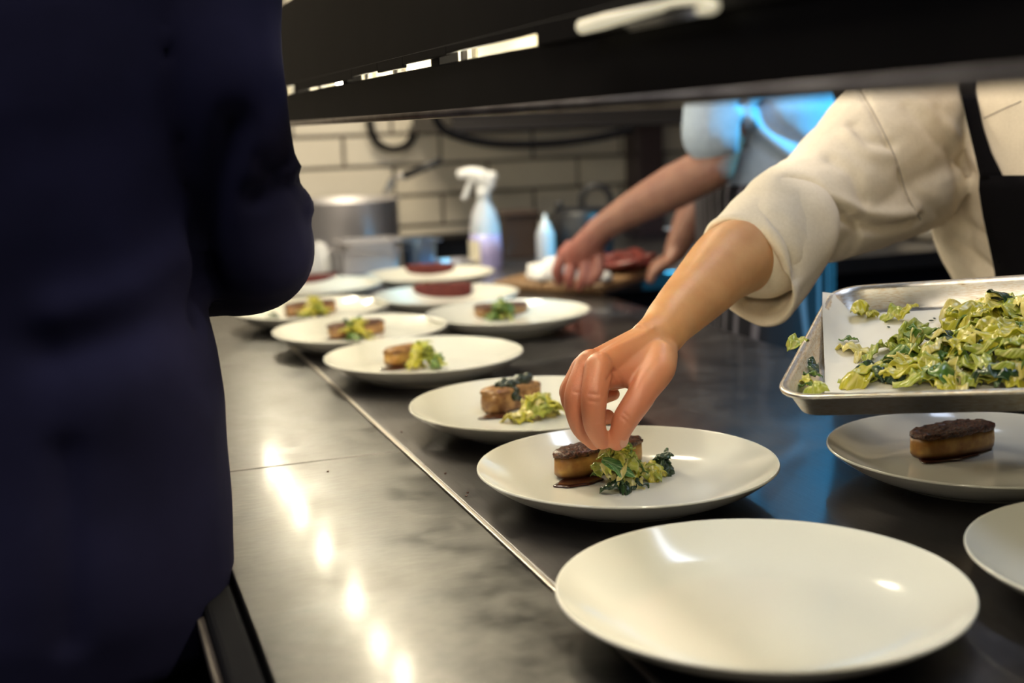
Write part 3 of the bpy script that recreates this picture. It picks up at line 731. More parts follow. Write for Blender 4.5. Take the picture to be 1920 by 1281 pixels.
# fingers: knuckle, middle joint, end joint, tip   (u, v, depth)
def fing(pts, rad): hb.limb([at(*p) for p in pts], [r_*1.045 for r_ in rad], 8, 28)
WR = at(1237, 628, 1.205)
fing([(1123, 688, 1.142), (1114, 747, 1.128), (1115, 797, 1.133), (1129, 829, 1.142)], [.0128, .0116, .0098, .0072])           # index
fing([(1104, 683, 1.163), (1081, 745, 1.150), (1089, 798, 1.152), (1114, 830, 1.153)], [.0124, .0112, .0096, .0072])          # middle
fing([(1092, 690, 1.184), (1069, 742, 1.178), (1093, 783, 1.185), (1139, 782, 1.187)], [.0108, .0093, .0085, .0072])          # ring
fing([(1092, 694, 1.203), (1064, 738, 1.204), (1100, 752, 1.212), (1150, 739, 1.212)], [.0098, .0080, .0074, .0064])           # little
# thumb
fing([(1236, 668, 1.175), (1204, 738, 1.148), (1172, 788, 1.140), (1157, 830, 1.140)], [.0150, .0128, .0114, .0076])
# palm: metacarpals
for (k, r) in (((1123, 688, 1.146), .0125), ((1106, 683, 1.164), .0125), ((1094, 690, 1.184), .0118), ((1094, 696, 1.202), .0105)):
    dd = k[2]
    hb.limb([at(k[0]+2, k[1]+2, dd), at((k[0]+1222)/2, (k[1]+636)/2, (dd+1.20)/2-.001), at(1222, 634, 1.190+(dd-1.146)*.45)], [r, .0145, .0165], 6, 24)
hb.limb([at(1142, 706, 1.154), at(1185, 690, 1.168), at(1225, 655, 1.185)], [.0118, .0150, .0165], 5, 14)       # fills the palm
hb.limb([at(1150, 712, 1.166), at(1190, 690, 1.185), at(1228, 655, 1.200)], [.0105, .0160, .0165], 5, 14)
hb.limb([at(1214, 712, 1.155), at(1180, 712, 1.158), at(1150, 702, 1.152)], [.0100, .0085, .0095], 5, 14)       # web of the thumb
hb.limb([at(1243, 646, 1.203), at(1234, 690, 1.165), at(1208, 733, 1.150)], [.0150, .0165, .0130], 8, 24)       # ball of the thumb
for q, r in (((1123, 680, 1.142), .0100), ((1105, 675, 1.161), .0100), ((1094, 682, 1.181), .0090)): hb.ball(at(*q), r, 24, 16)   # knuckles
# forearm
fa = [(1208, 652, 1.186), (1237, 628, 1.203), (1262, 596, 1.222), (1312, 545, 1.275), (1362, 495, 1.335), (1408, 470, 1.385), (1455, 428, 1.43)]
hb.limb([at(*q) for q in fa], [(.0165, .0235), (.0205, .0250), (.0230, .0270), (.0310, .0330), (.0385, .0400), (.0420, .0430), (.0430, .0430)], 8, 56)
hb.limb([at(1124, 690, 1.150), at(1107, 688, 1.168), at(1097, 696, 1.188), at(1097, 700, 1.203)], [.0110, .0110, .0105, .0095], 6, 24)
hand = hb.fuse(.0014, 13, .5)
folds(hand, [([(1105, 738), (1122, 741)], .0012, -.0007), ([(1104, 752), (1122, 755)], .0012, -.0007), ([(1107, 799), (1126, 796)], .0010, -.0006),
             ([(1170, 775), (1188, 790)], .0011, -.0008), ([(1166, 783), (1183, 797)], .0011, -.0008), ([(1139, 712), (1152, 696), (1165, 712), (1172, 735)], .0022, -.0014),
             ([(1075, 735), (1090, 737)], .0012, -.0006), ([(1130, 665), (1180, 640), (1225, 615)], .0030, .0012), ([(1108, 658), (1150, 640), (1205, 606)], .0030, .0010),
             ([(1235, 605), (1250, 625), (1268, 640)], .010, -.0010)])
# coarse rest of the body, inside the clothes
bb = Blob()
SH, SHL = at(1690, 225, 1.60), V((1.14, .95, 1.33))
EL = at(1462, 420, 1.435)
bb.limb([EL, (EL+SH)/2, SH], [.042, .047, .055])
bb.loft([(V((1.20, 1.16, z)), V((0, 1, 0)), V((1, 0, 0)), a, b) for z, a, b in ((.86, .165, .11), (1.0, .15, .10), (1.15, .17, .11), (1.27, .185, .105), (1.36, .12, .08), (1.41, .06, .06))])
for q in (-1, 1): bb.limb([V((1.22, 1.16+q*.09, .88)), V((1.20, 1.16+q*.10, .48)), V((1.24, 1.16+q*.10, .07))], [.085, .06, .045])
for q in (-1, 1): bb.limb([V((1.26, 1.16+q*.10, .04)), V((1.10, 1.16+q*.10, .035))], [.038, .032])
ELL = V((1.04, .72, 1.06)); LH = V((.93, .665, 1.045))
bb.limb([SHL, V((1.13, .80, 1.17)), ELL], [.055, .047, .042]); bb.limb([ELL, V((.98, .69, 1.045)), LH], [.042, .034, .027])
hd, HP, HAX = head(ch, skin, V((1.03, 1.16, 1.56)), (-1, -.05, -.45)); bb.v += []
bb.add(hd.v, hd.f)
# left hand gripping the right end of the tray (out of frame)
for i in range(4):
    k = TM @ V((TA+.008, .06+i*.022, -.012)); bb.limb([LH+V((0, 0, .0)), k+EN*.012+EA*.02, k+EN*.02-EA*.015], [.014, .010, .008])
bb.limb([LH, TM @ V((TA+.01, .05, -.035)), TM @ V((TA-.03, .06, -.036))], [.014, .012, .009])
body = bb.fuse(.006, 2)
bo = link('body', join_meshes('body', [hand, body], skin), ch)
face_extras(ch, HP, HAX)
# nails
def nail(p, d, up_, l, w):
    d = V(d).normalized(); a = d.cross(V(up_)).normalized(); n = a.cross(d).normalized(); b = Blob(); b.ball(p, (w, l, .0012), 10, 8, (a, d, n)); return obj('fingernail', b.v, b.f, M['nail'], ch)
toc = -FW
nail(at(1124, 826, 1.142)+toc*.0066-UP*.001, at(1131, 838, 1.142)-at(1116, 800, 1.135), toc-RT*.3, .0062, .0048)
nail(at(1163, 826, 1.140)+toc*.0055+RT*.0032, at(1157, 838, 1.14)-at(1172, 790, 1.14), toc+RT*.7, .0070, .0050)
# jacket: sleeve and torso as one cloth
jk = Blob()
sl = [(1432, 470, 1.39), (1470, 410, 1.43), (1530, 382, 1.47), (1600, 325, 1.525), (1668, 262, 1.58), (1720, 215, 1.62)]
jk.limb([at(*q) for q in sl], [(.054, .056), (.056, .057), (.061, .062), (.071, .074), (.082, .088), (.080, .085)], 6, 26)
jk.limb([at(1525, 352, 1.478), at(1497, 350, 1.468)], [.040, .036], 5, 24)
jk.limb([at(1805, 300, 1.70), at(1826, 430, 1.63), at(1882, 540, 1.61)], [.050, .052, .05], 5, 24)
Yt = V((0, 1, 0)); 
jk.limb([at(1545, 425, 1.47), at(1625, 385, 1.53), at(1715, 345, 1.60)], [(.052, .045), (.066, .055), (.072, .06)], 6, 24)
jk.loft([(V((x, 1.17, z)), Yt, V((1, 0, 0)), a, b) for x, z, a, b in ((1.21, .80, .225, .16), (1.20, .93, .215, .15), (1.19, 1.05, .222, .145), (1.175, 1.16, .232, .145), (1.16, 1.25, .215, .13), (1.15, 1.33, .17, .105), (1.14, 1.39, .10, .08), (1.13, 1.43, .065, .065))], 40)
jk.limb([SHL+V((0, .06, .0)), V((1.13, .80, 1.18)), V((1.06, .74, 1.08))], [.078, .066, .058], 5, 20)
jme = jk.fuse(.0036, 7)
folds(jme, [([(1612, 165), (1650, 235), (1680, 300), (1700, 365), (1726, 412)], .0035, -.0035),
            ([(1560, 390), (1600, 412), (1660, 425), (1725, 415)], .008, -.010), ([(1545, 375), (1600, 395), (1660, 408), (1715, 405)], .010, .007),
            ([(1480, 335), (1520, 345), (1560, 380), (1590, 400)], .007, -.007), ([(1600, 235), (1625, 260), (1670, 270)], .008, -.004), ([(1590, 250), (1620, 285), (1665, 290)], .010, .004),
            ([(1540, 430), (1530, 470), (1545, 500)], .008, -.007), ([(1560, 440), (1550, 480)], .010, .006), ([(1690, 335), (1760, 400), (1850, 440)], .009, -.003),
            ([(1700, 200), (1760, 270), (1825, 330)], .008, -.003), ([(1720, 190), (1780, 240), (1830, 300)], .010, .003), ([(1790, 450), (1830, 480), (1860, 505)], .007, -.005), ([(1770, 455), (1820, 500), (1850, 530)], .009, .005),
            ([(1560, 300), (1600, 330), (1620, 380)], .010, -.005), ([(1760, 210), (1790, 300), (1800, 390)], .009, -.004)])
wrinkle(jme, .0025, 14); wrinkle(jme, .0010, 45)
jme.materials.append(M['cloth_white']); jo = link('jacket', jme, ch)
JT = bvh_of(jme)
# rolled cuff
def ringpx(c, d, tilt, ra, rb, n=40, dd=0, seed=0, wob=.0):
    """ring of cloth around the arm, seen at pixel c and depth d: ra across the arm in view (direction tilt), rb in depth"""
    out = []; cen = at(*c, d); a = RT*math.cos(tilt)-UP*math.sin(tilt); b = FW
    for k in range(n):
        th = 2*math.pi*k/n; w_ = 1+wob*noise.noise(V((math.cos(th)*1.5+seed, math.sin(th)*1.5, seed)))
        out.append(cen + a*(ra*w_*math.cos(th)) + b*(rb*w_*math.sin(th)) )
    return out
arm_dir = (at(1300, 560, 1.27)-at(1440, 440, 1.42)).normalized()
def cuff_ring(c, d, ra, rb, lean, wob, seed, n=44):
    cen = at(*c, d); t = arm_dir; a = (UP*.62-RT*(-.62)); a = (RT*math.sin(lean)*1.0 - UP*math.cos(lean)); a = (a - t*a.dot(t)).normalized(); b = t.cross(a).normalized(); out = []
    for k in range(n):
        th = 2*math.pi*k/n; w_ = 1+wob*noise.noise(V((math.cos(th)*1.7+seed, math.sin(th)*1.7, seed)))
        out.append(cen + a*(ra*w_*math.cos(th)) + b*(rb*w_*math.sin(th)) + t*(.010*max(0, math.cos(th))**2))
    return out
LN = .62
rg = [cuff_ring((1480, 420), 1.435, .058, .060, LN, .04, 1), cuff_ring((1466, 436), 1.42, .063, .064, LN, .05, 1), cuff_ring((1440, 466), 1.40, .066, .059, LN, .06, 2), cuff_ring((1412, 498), 1.375, .066, .051, LN, .06, 2),
      cuff_ring((1401, 510), 1.365, .065, .048, LN, .05, 3), cuff_ring((1401, 510), 1.365, .062, .045, LN, .05, 3), cuff_ring((1415, 494), 1.378, .058, .047, LN, .05, 2), cuff_ring((1450, 455), 1.41, .054, .056, LN, .04, 2)]
n = 44; vs = [p for r in rg for p in r]; fs = [(i*n+k, i*n+(k+1) % n, (i+1)*n+(k+1) % n, (i+1)*n+k) for i in range(len(rg)-1) for k in range(n)]
bm = bmesh.new(); me = bpy.data.meshes.new('cuff'); me.from_pydata([tuple(v) for v in vs], [], fs); bm.from_mesh(me)
bmesh.ops.subdivide_edges(bm, edges=bm.edges[:], cuts=2, use_grid_fill=True, smooth=.6); bmesh.ops.recalc_face_normals(bm, faces=bm.faces[:]); bm.to_mesh(me); bm.free(); me.update()
me.polygons.foreach_set('use_smooth', [True]*len(me.polygons))
folds(me, [([(1400, 425), (1440, 475), (1462, 560)], .006, -.006), ([(1450, 385), (1480, 440), (1495, 520)], .006, -.006), ([(1425, 405), (1465, 465), (1482, 545)], .007, .005), ([(1370, 425), (1400, 455), (1415, 480)], .005, -.003)])
wrinkle(me, .002, 30); me.materials.append(M['cloth_white']); link('cuff', me, ch)
# apron: bib and neck strap lying on the jacket
le = lerp_path([(1836, 330), (1835, 360), (1843, 407), (1865, 510), (1880, 640), (1890, 860)], 22)
gridb = [[(x+(2420-x)*j/23, y if i else 329) for j in range(24)] for i, (x, y) in enumerate(le)]
ap = patch('apron_bib', JT, gridb, .006, .003, M['cloth_black'], ch)
ll = lerp_path([(1796, 60), (1797, 120), (1800, 167), (1812, 225), (1827, 287), (1838, 337)], 22); rr_ = lerp_path([(1836, 60), (1830, 120), (1828, 170), (1843, 240), (1858, 285), (1882, 334)], 22)
patch('apron_strap', JT, [[(a_[0]+(b_[0]-a_[0])*t/4, a_[1]+(b_[1]-a_[1])*t/4) for t in range(5)] for a_, b_ in zip(ll, rr_)], .005, .0025, M['cloth_black'], ch, smooth=1)
def seam(px, r=.0011):
    P = []
    for q in smoothpath([V((a, b, 0)) for a, b in px], 5):
        h = JT.ray_cast(CAM, ray(q.x, q.y).normalized())
        if h[0]: P.append(h[0]+h[1]*.0002)
    if len(P) > 2: tube('seam', P, r, M['seam'], ch, 6)
M['seam'] = mat('seam_thread', (.38, .33, .28), .9)
seam([(1612, 165), (1650, 235), (1680, 300), (1700, 365), (1726, 412)], .0008)
seam([(1845, 222), (1880, 205), (1915, 190)], .0007)
ab = Blob(); ab.loft([(V((1.205, 1.17, z)), Yt, V((1, 0, 0)), a, b) for z, a, b in ((.42, .23, .175), (.7, .222, .168), (.86, .219, .164), (.96, .214, .160))], 36)
me = ab.fuse(.008, 3); me.materials.append(M['cloth_black']); link('apron_skirt', me, ch)
tb = Blob()
for q in (-1, 1): tb.limb([V((1.22, 1.17+q*.09, .84)), V((1.21, 1.17+q*.10, .45)), V((1.24, 1.17+q*.10, .10))], [.10, .08, .07])
me = tb.fuse(.01, 2); me.materials.append(M['cloth_dark']); link('trousers', me, ch)

# ------------------------------------------------------------------ navy figure in the foreground on the left
nv = tag(empty('person', (0, 0, 0)), 'person in dark navy seen from behind at the left edge', 'person')
D0 = 1.02
def edge_c(u, v, d, hw): return at(u, v, d) - R0*hw
Fh = V((FW.x, FW.y, 0)).normalized()
nb_ = Blob(); rings = []
for (u, v, hw, hd) in ((430, 1200, .215, .14), (434, 1090, .215, .145), (428, 1000, .212, .143), (420, 880, .208, .138), (416, 760, .204, .132), (400, 660, .200, .126), (384, 590, .198, .122), (376, 500, .198, .122), (372, 380, .202, .125), (380, 200, .208, .13), (395, 20, .205, .125), (420, -130, .18, .11)):
    c = edge_c(u, v, D0, hw); rings.append((V((c.x, c.y, c.z)), R0, Fh, hw, hd))
c = rings[-1][0]; rings.append((c+V((0, 0, .05)), R0, Fh, .10, .085)); rings.append((c+V((0, 0, .10)), R0, Fh, .062, .062))
nb_.loft(rings, 48)
shn = at(395, -60, 1.02); eln = at(478, 455, 1.045)
nb_.limb([shn, at(400, 100, 1.01), at(425, 260, 1.02), eln], [.060, .056, .052, .049], 8, 28)
nb_.limb([eln, at(468, 480, 1.10), at(400, 500, 1.22), at(300, 520, 1.30)], [.050, .052, .048, .042], 8, 28)
nb_.ball(at(535, 400, 1.04), .022, 16, 12); nb_.ball(at(512, 318, 1.02), .021, 16, 12)
lsh = shn - R0*.40; lel = lsh + V((-.08, .05, -.30)); nb_.limb([lsh, (lsh+lel)/2, lel], [.064, .058, .052], 6, 20)
lwr = at(150, 560, 1.32); nb_.limb([lel, (lel+lwr)/2+V((0, 0, -.02)), lwr], [.052, .048, .040], 6, 20)
nme = nb_.fuse(.006, 5)
folds(nme, [([(372, 590), (376, 500), (390, 400), (440, 230)], .012, -.010), ([(556, 300), (530, 312), (500, 310)], .008, -.008), ([(566, 318), (540, 325)], .008, .007), ([(562, 336), (530, 345), (480, 370)], .009, -.009),
            ([(340, 500), (250, 560), (120, 600)], .02, .008), ([(330, 540), (240, 600), (100, 650)], .02, -.008), ([(300, 700), (200, 760)], .03, .006), ([(560, 350), (575, 365), (578, 390)], .008, .005), ([(120, 850), (125, 1000), (130, 1200)], .012, -.006)])
wrinkle(nme, .004, 11); nme.materials.append(M['cloth_navy']); link('jacket', nme, nv)
nskin = skin_mat('skin_left', (.45, .25, .15), (.52, .30, .18), (.45, .2, .13), at(300, 520, 1.35), .02, .1)
nb2 = Blob(); hc = rings[-1][0]+V((0, 0, .17)); hh_, NP, NAX = head(nv, nskin, hc, Fh-R0*.3); nb2.add(hh_.v, hh_.f)
nb2.limb([hc-V((0, 0, .10)), rings[-3][0]], [.055, .06])
hip = rings[1][0]
nb2.loft([(c_, a_, b__, ra_*.8, rb_*.75) for c_, a_, b__, ra_, rb_ in rings[1:-2]])
for q in (-1, 1): nb2.limb([hip+R0*(q*.09)-V((0, 0, .06)), V((hip.x, hip.y, .47))+R0*(q*.10), V((hip.x, hip.y, .08))+R0*(q*.10)], [.08, .06, .045])
for q in (-1, 1): nb2.limb([V((hip.x, hip.y, .04))+R0*(q*.10)-Fh*.03, V((hip.x, hip.y, .035))+R0*(q*.11)+Fh*.14], [.038, .032])
for w0, sg in ((at(300, 520, 1.30), 1), (lwr, -1)):
    fd = (Fh+V((0, 0, -.15))).normalized(); nb2.limb([w0-fd*.05, w0, w0+fd*.05], [.028, .026, .026])
    for i in range(4): nb2.limb([w0+fd*.06+R0*((i-1.5)*.017), w0+fd*.10+R0*((i-1.5)*.018)-V((0, 0, .012)), w0+fd*.115+R0*((i-1.5)*.017)-V((0, 0, .035))], [.0105, .009, .0075])
    nb2.limb([w0+fd*.01-R0*(sg*.02), w0+fd*.05-R0*(sg*.045), w0+fd*.085-R0*(sg*.045)], [.014, .011, .009])
me = nb2.fuse(.004, 3); me.materials.append(nskin); link('body', me, nv); face_extras(nv, NP, NAX)
tb = Blob(); tb.loft([(V((hip.x, hip.y, z)), R0, Fh, a, b) for z, a, b in ((.72, .195, .13), (.80, .200, .130), (.90, .200, .130))], 36)
for q in (-1, 1): tb.limb([V((hip.x, hip.y, .78))+R0*(q*.095), V((hip.x, hip.y, .47))+R0*(q*.10), V((hip.x, hip.y, .10))+R0*(q*.10)], [.105, .085, .075], 6, 20)
me = tb.fuse(.008, 3); me.materials.append(M['cloth_dark']); link('trousers', me, nv)

# ------------------------------------------------------------------ second cook at the back
c2_ = tag(empty('person', (0, 0, 0)), 'blurred cook in pale shirt and striped apron reaching for meat', 'person')
sk2 = skin_mat('skin_far', (.27, .13, .10), (.34, .18, .13), (.32, .10, .08), at(1075, 500, 2.55), .06, .16)
E2, W2, SH2 = at(1338, 312, 2.30), at(1128, 428, 2.47), at(1362, 160, 2.30)
b2 = Blob()
b2.limb([SH2, at(1352, 240, 2.29), E2], [.050, .046, .040], 6, 24); b2.limb([E2, at(1262, 352, 2.36), at(1190, 390, 2.42), W2], [.041, .042, .034, .026], 6, 28)
b2.limb([W2, at(1100, 462, 2.50), at(1085, 478, 2.52)], [.027, .031, .030], 6, 24)
for i, (a_, b__, t_) in enumerate((((1122, 476, 2.49), (1122, 512, 2.48), (1106, 530, 2.49)), ((1100, 478, 2.50), (1094, 520, 2.49), (1086, 540, 2.50)), ((1075, 476, 2.52), (1068, 520, 2.51), (1068, 538, 2.52)), ((1058, 472, 2.54), (1044, 508, 2.54), (1048, 530, 2.55)))):
    b2.limb([at(*a_), at(*b__), at(*t_)], [.0125, .0115, .009], 5, 16)
b2.limb([at(1068, 462, 2.56), at(1046, 500, 2.60), at(1052, 524, 2.60)], [.013, .011, .009], 5, 16)
T2 = at(1432, 320, 2.48); T2 = V((T2.x, T2.y, 0)); ua, ub = Yt, V((1, 0, 0)); ua = V((.35, .94, 0)); ub = V((.94, -.35, 0))
b2.loft([(T2+V((0, 0, z)), ua, ub, a, b) for z, a, b in ((.84, .15, .10), (1.0, .14, .09), (1.2, .16, .10), (1.36, .15, .09), (1.43, .06, .06))])
E3 = T2 - ub*.10 + ua*.20 + V((0, 0, 1.07)); H3 = at(1268, 470, 2.70)
b2.limb([T2+ua*.17+V((0, 0, 1.36)), T2+ua*.20+V((0, 0, 1.22)), E3], [.05, .045, .04]); b2.limb([E3, (E3+H3)/2, H3], [.04, .035, .026])
for i in range(4): 
    k = H3 + V((-.02, 0, -.02)) + ua*((i-1.5)*.018); b2.limb([H3, k, k+V((-.035, -.01, -.015)), k+V((-.05, -.012, -.035))], [.024, .013, .011, .009])
b2.limb([H3, H3+ua*.035+V((-.02, 0, -.02)), H3+ua*.03+V((-.05, 0, -.03))], [.02, .012, .009])
for q in (-1, 1): b2.limb([T2+ua*(q*.09)+V((0, 0, .85)), T2+ua*(q*.10)+V((0, 0, .47)), T2+ua*(q*.10)+V((.02, 0, .08))], [.08, .06, .045]); b2.limb([T2+ua*(q*.10)+V((.03, 0, .04)), T2+ua*(q*.10)+V((-.12, .03, .035))], [.038, .032])
h2, P2_, A2_ = head(c2_, sk2, T2+V((-.10, .03, 1.60)), (-1, .25, -.5)); b2.add(h2.v, h2.f)
me = b2.fuse(.004, 4); me.materials.append(sk2); link('body', me, c2_); face_extras(c2_, P2_, A2_)
s2 = Blob()
s2.limb([at(1385, 120, 2.32), at(1362, 165, 2.30), at(1338, 248, 2.29)], [.085, .072, .062], 6, 24)
s2.loft([(T2+V((0, 0, z)), ua, ub, a, b) for z, a, b in ((.86, .17, .115), (1.0, .168, .115), (1.12, .18, .125), (1.25, .195, .128), (1.35, .18, .11), (1.41, .10, .08), (1.45, .065, .065))], 36)
s2.limb([T2+ua*.16+V((0, 0, 1.37)), T2+ua*.20+V((0, 0, 1.24)), T2+ua*.19-ub*.04+V((0, 0, 1.17))], [.07, .066, .062])
me = s2.fuse(.006, 4); folds(me, [([(1395, 215), (1440, 260), (1490, 300)], .012, .010), ([(1400, 245), (1440, 280), (1480, 310)], .010, -.010), ([(1395, 190), (1398, 240), (1392, 280)], .01, -.014), ([(1430, 200), (1450, 240), (1500, 270)], .012, -.008)]); wrinkle(me, .005, 12)
me.materials.append(M['cloth_shirt']); link('shirt', me, c2_)
m = mat('striped_apron', (.02, .02, .03), .85); co = texco(m, 'Object', (1, 1, 1), (0, 0, -math.atan2(ub.y, ub.x))); n_, l_, b_ = nodes(m)
wv = n_.new('ShaderNodeTexWave'); wv.wave_type = 'BANDS'; wv.bands_direction = 'Y'; wv.inputs['Scale'].default_value = 16; wv.inputs['Distortion'].default_value = .3; l_.new(co, wv.inputs['Vector'])
vm = n_.new('ShaderNodeTexCoord'); 
setcol(m, ramp(m, wv.outputs['Fac'], [(.80, (.010, .009, .014)), (.90, (.17, .16, .19))])); M['striped'] = m
a2 = Blob(); a2.loft([(T2+V((0, 0, z)), ua, ub, a, b) for z, a, b in ((.40, .20, .145), (.7, .195, .140), (.9, .188, .132), (1.02, .186, .131), (1.10, .188, .133), (1.125, .185, .130))], 44)
me = a2.fuse(.006, 3); wrinkle(me, .006, 14, (1, 1, .2)); me.materials.append(M['striped']); link('apron', me, c2_)
tb = Blob()
for q in (-1, 1): tb.limb([T2+ua*(q*.09)+V((0, 0, .82)), T2+ua*(q*.10)+V((0, 0, .45)), T2+ua*(q*.10)+V((.02, 0, .10))], [.10, .08, .07])
me = tb.fuse(.01, 2); me.materials.append(M['cloth_dark']); link('trousers', me, c2_)

# ================================================================== THINGS AT THE BACK
def bz(u, v): return onz(u, v, CZ)
def px2m(n, d): return n*d/FPX
L_ = -R0                                  # towards the left of the picture
# board with sliced meat
M['wood'] = noisy('wooden_board', (.20, .11, .05), (.33, .20, .10), 14, .5, sc=(1, 8, 1))
BC = V((1.035, 2.535, CZ)); ea = V((.253, .229, 0)).normalized(); eb = V((-ea.y, ea.x, 0)); brz = math.atan2(ea.y, ea.x)
bd = tag(empty('carving_board', BC, brz), 'wooden carving board of red meat beside the far plates', 'board')
box('board', -.17, .17, -.13, .13, 0, .022, M['wood'], bd, .008, 3)
m = M['meat2'] = noisy('sliced_meat', (.10, .014, .014), (.24, .06, .05), 45, .3, bmp=.4, bd=.002)
rnd = random.Random(3)
for i in range(26):
    s_ = i/25; bl = Blob(); bl.ball((0, 0, 0), (.046, .026, .010), 16, 10); me_v = bl.v
    o = obj('meat_slice', [p*(1+.15*noise.noise(p*60+V((i, 0, 0)))) for p in me_v], bl.f, M['meat2'])
    q = BC + ea*(-.02+.16*s_+rnd.uniform(-.02, .02)) + eb*(rnd.uniform(-.11, .06)) ; o.location = (q.x, q.y, CZ+.033+.014*rnd.random()); o.rotation_euler = (rnd.uniform(-.35, .35), rnd.uniform(-.4, .4), rnd.random()*3)
    tag(o, 'dark red meat slice piled on the carving board', 'meat', 'meat slices on the board')
def crumple(name, c, r, h, m, label, cat, seed, flat=1.0):
    v, f = lathe_data([(0, 0), (.6, .0), (.95, .06), (1, .25), (.85, .6), (.5, .88), (.2, 1), (0, 1)], 40)
    vs = []
    for p in v:
        q = V((p.x*r, p.y*r, p.z*h)); d = noise.noise(q*38+V((seed, 0, 0)))*.35+noise.noise(q*80+V((0, seed, 0)))*.2
        vs.append(V((q.x*(1+d), q.y*(1+d), max(0, q.z*(1+d*1.3)))))
    bm = bmesh.new(); me = bpy.data.meshes.new(name); me.from_pydata([tuple(q) for q in vs], [], f); me.update(); me.materials.append(m); me.polygons.foreach_set('use_smooth', [True]*len(me.polygons)); bm.free()
    return tag(link(name, me, None, c), label, cat)
M['paper'] = mat('paper_towel', (.80, .80, .80), .9)
crumple('paper_napkin', BC-ea*.115+eb*.01+V((0, 0, .0225)), .058, .042, M['paper'], 'white crumpled napkin on the left end of the carving board', 'napkin', 3)
crumple('paper_napkin', BC-ea*.13-eb*.09+V((0, 0, .0225)), .034, .022, M['paper'], 'small folded white napkin at the near corner of the board', 'napkin', 8)
crumple('crumpled_cloth', bz(596, 514), .045, .075, M['paper'], 'white crumpled cloth beside the navy elbow', 'cloth', 12)
# spray bottle
c = bz(912, 503); sb = tag(empty('spray_bottle', c, math.atan2(L_.y, L_.x)), 'white trigger spray bottle with purple liquid before the tiles', 'bottle')
M['bottle'] = mat('milky_plastic', (.80, .83, .88), .3, Transmission_Weight=.35, Subsurface_Weight=.1)
M['purple'] = mat('purple_liquid', (.40, .36, .62), .25); M['white_plastic'] = mat('white_plastic', (.85, .86, .86), .35); M['labelpaper'] = mat('cream_label', (.75, .68, .5), .6)
lathe('liquid', [(0, .0), (.037, .0), (.040, .004), (.0395, .04), (.037, .085), (0, .085)], M['purple'], sb, 32)
lathe('body', [(.0370, .085), (.036, .105), (.030, .135), (.021, .155), (.0155, .168), (.0145, .178), (0, .178)], M['bottle'], sb, 32)
vs = []; 
for z in (.012, .072):
    for k in range(13): th = -.75+1.5*k/12+.5; vs.append(V((.0412*math.cos(th), .0412*math.sin(th), z)))
obj('label', vs, [(k, k+1, 14+k, 13+k) for k in range(12)], M['labelpaper'], sb)
lathe('collar', [(.0165, .176), (.0175, .178), (.0175, .194), (.015, .198), (0, .198)], M['white_plastic'], sb, 20)
b = Blob(); b.limb([V((-.012, 0, .205)), V((.002, 0, .222)), V((.030, 0, .232)), V((.052, 0, .231))], [.018, .021, .016, .0115]); b.ball(V((-.020, 0, .222)), (.016, .014, .014)); b.limb([V((0, 0, .19)), V((0, 0, .21))], [.014, .016])
me = b.fuse(.0025, 3); me.materials.append(M['white_plastic']); th_ = link('trigger_head', me, sb)
tube('lever', smoothpath([V((.022, 0, .222)), V((.034, 0, .205)), V((.040, 0, .188)), V((.050, 0, .170))], 4), [.007]*12+[.005], M['white_plastic'], sb, 10)
lathe('nozzle', [(0, 0), (.010, 0), (.010, .012), (0, .012)], M['white_plastic'], sb, 14).matrix_local = Matrix.Translation((.060, 0, .231)) @ Matrix.Rotation(-math.pi/2, 4, 'Y')
M['soft_steel'] = mat('dull_steel', (.62, .60, .62), .5, .85)
# saucepan
c = V((*at(655, 480, 3.33)[:2], CZ)); sp = tag(empty('saucepan', c), 'large steel saucepan with long black handle by the tiles', 'pan')
lathe('pot', [(0, 0), (.125, 0), (.133, .006), (.135, .02), (.135, .160), (.141, .163), (.141, .167), (.133, .166), (.131, .02), (.12, .008), (0, .008)], M['soft_steel'], sp, 56)
h0 = at(722, 362, 3.30)-c; h1 = at(737, 335, 3.29)-c; h2_ = at(757, 330, 3.28)-c; h3 = at(828, 301, 3.26)-c
tube('handle_bracket', smoothpath([h0, (h0+h1)/2, h1, h2_], 5), [.008]*16, M['steel'], sp, 10); tube('handle', [h2_, (h2_+h3)/2, h3], [.011, .0105, .0095], M['black_plastic'], sp, 14)
# gastronorm pans
def gn(c, rz, w, d_, h, label, m=None, rim=.010):
    e = tag(empty('steel_container', c, rz), label, 'container', 'steel containers at the back'); m = m or M['soft_steel']
    def rr(x, y, z, r): 
        out = []
        for cx, cy, a0 in ((x-r, y-r, 0), (-x+r, y-r, 90), (-x+r, -y+r, 180), (x-r, -y+r, 270)):
            for k in range(5): t = math.radians(a0+22.5*k); out.append(V((cx+r*math.cos(t), cy+r*math.sin(t), z)))
        return out
    R_ = [rr(w/2-.012, d_/2-.012, 0, .012), rr(w/2-.006, d_/2-.006, .006, .016), rr(w/2-.002, d_/2-.002, h-.004, .018), rr(w/2+rim, d_/2+rim, h-.003, .022), rr(w/2+rim, d_/2+rim, h, .022), rr(w/2-.004, d_/2-.004, h-.001, .016), rr(w/2-.010, d_/2-.010, .008, .012)]
    N = 20; fs = [(i*N+k, i*N+(k+1) % N, (i+1)*N+(k+1) % N, (i+1)*N+k) for i in range(6) for k in range(N)]; fs.append(tuple(range(N))[::-1]); fs.append(tuple(range(6*N, 7*N)))
    obj('pan', [p for r in R_ for p in r], fs, m, e, False); return e
c = bz(690, 513); rz0 = -.05
gn(c, rz0, .155, .12, .062, 'lower steel container of the stack by the spray bottle')
gn(c+V((.006, .01, .020)), rz0+.03, .138, .105, .062, 'upper steel container nested in the stack')
M['bluesteel'] = mat('blue_tinted_steel', (.30, .42, .60), .3, 1)
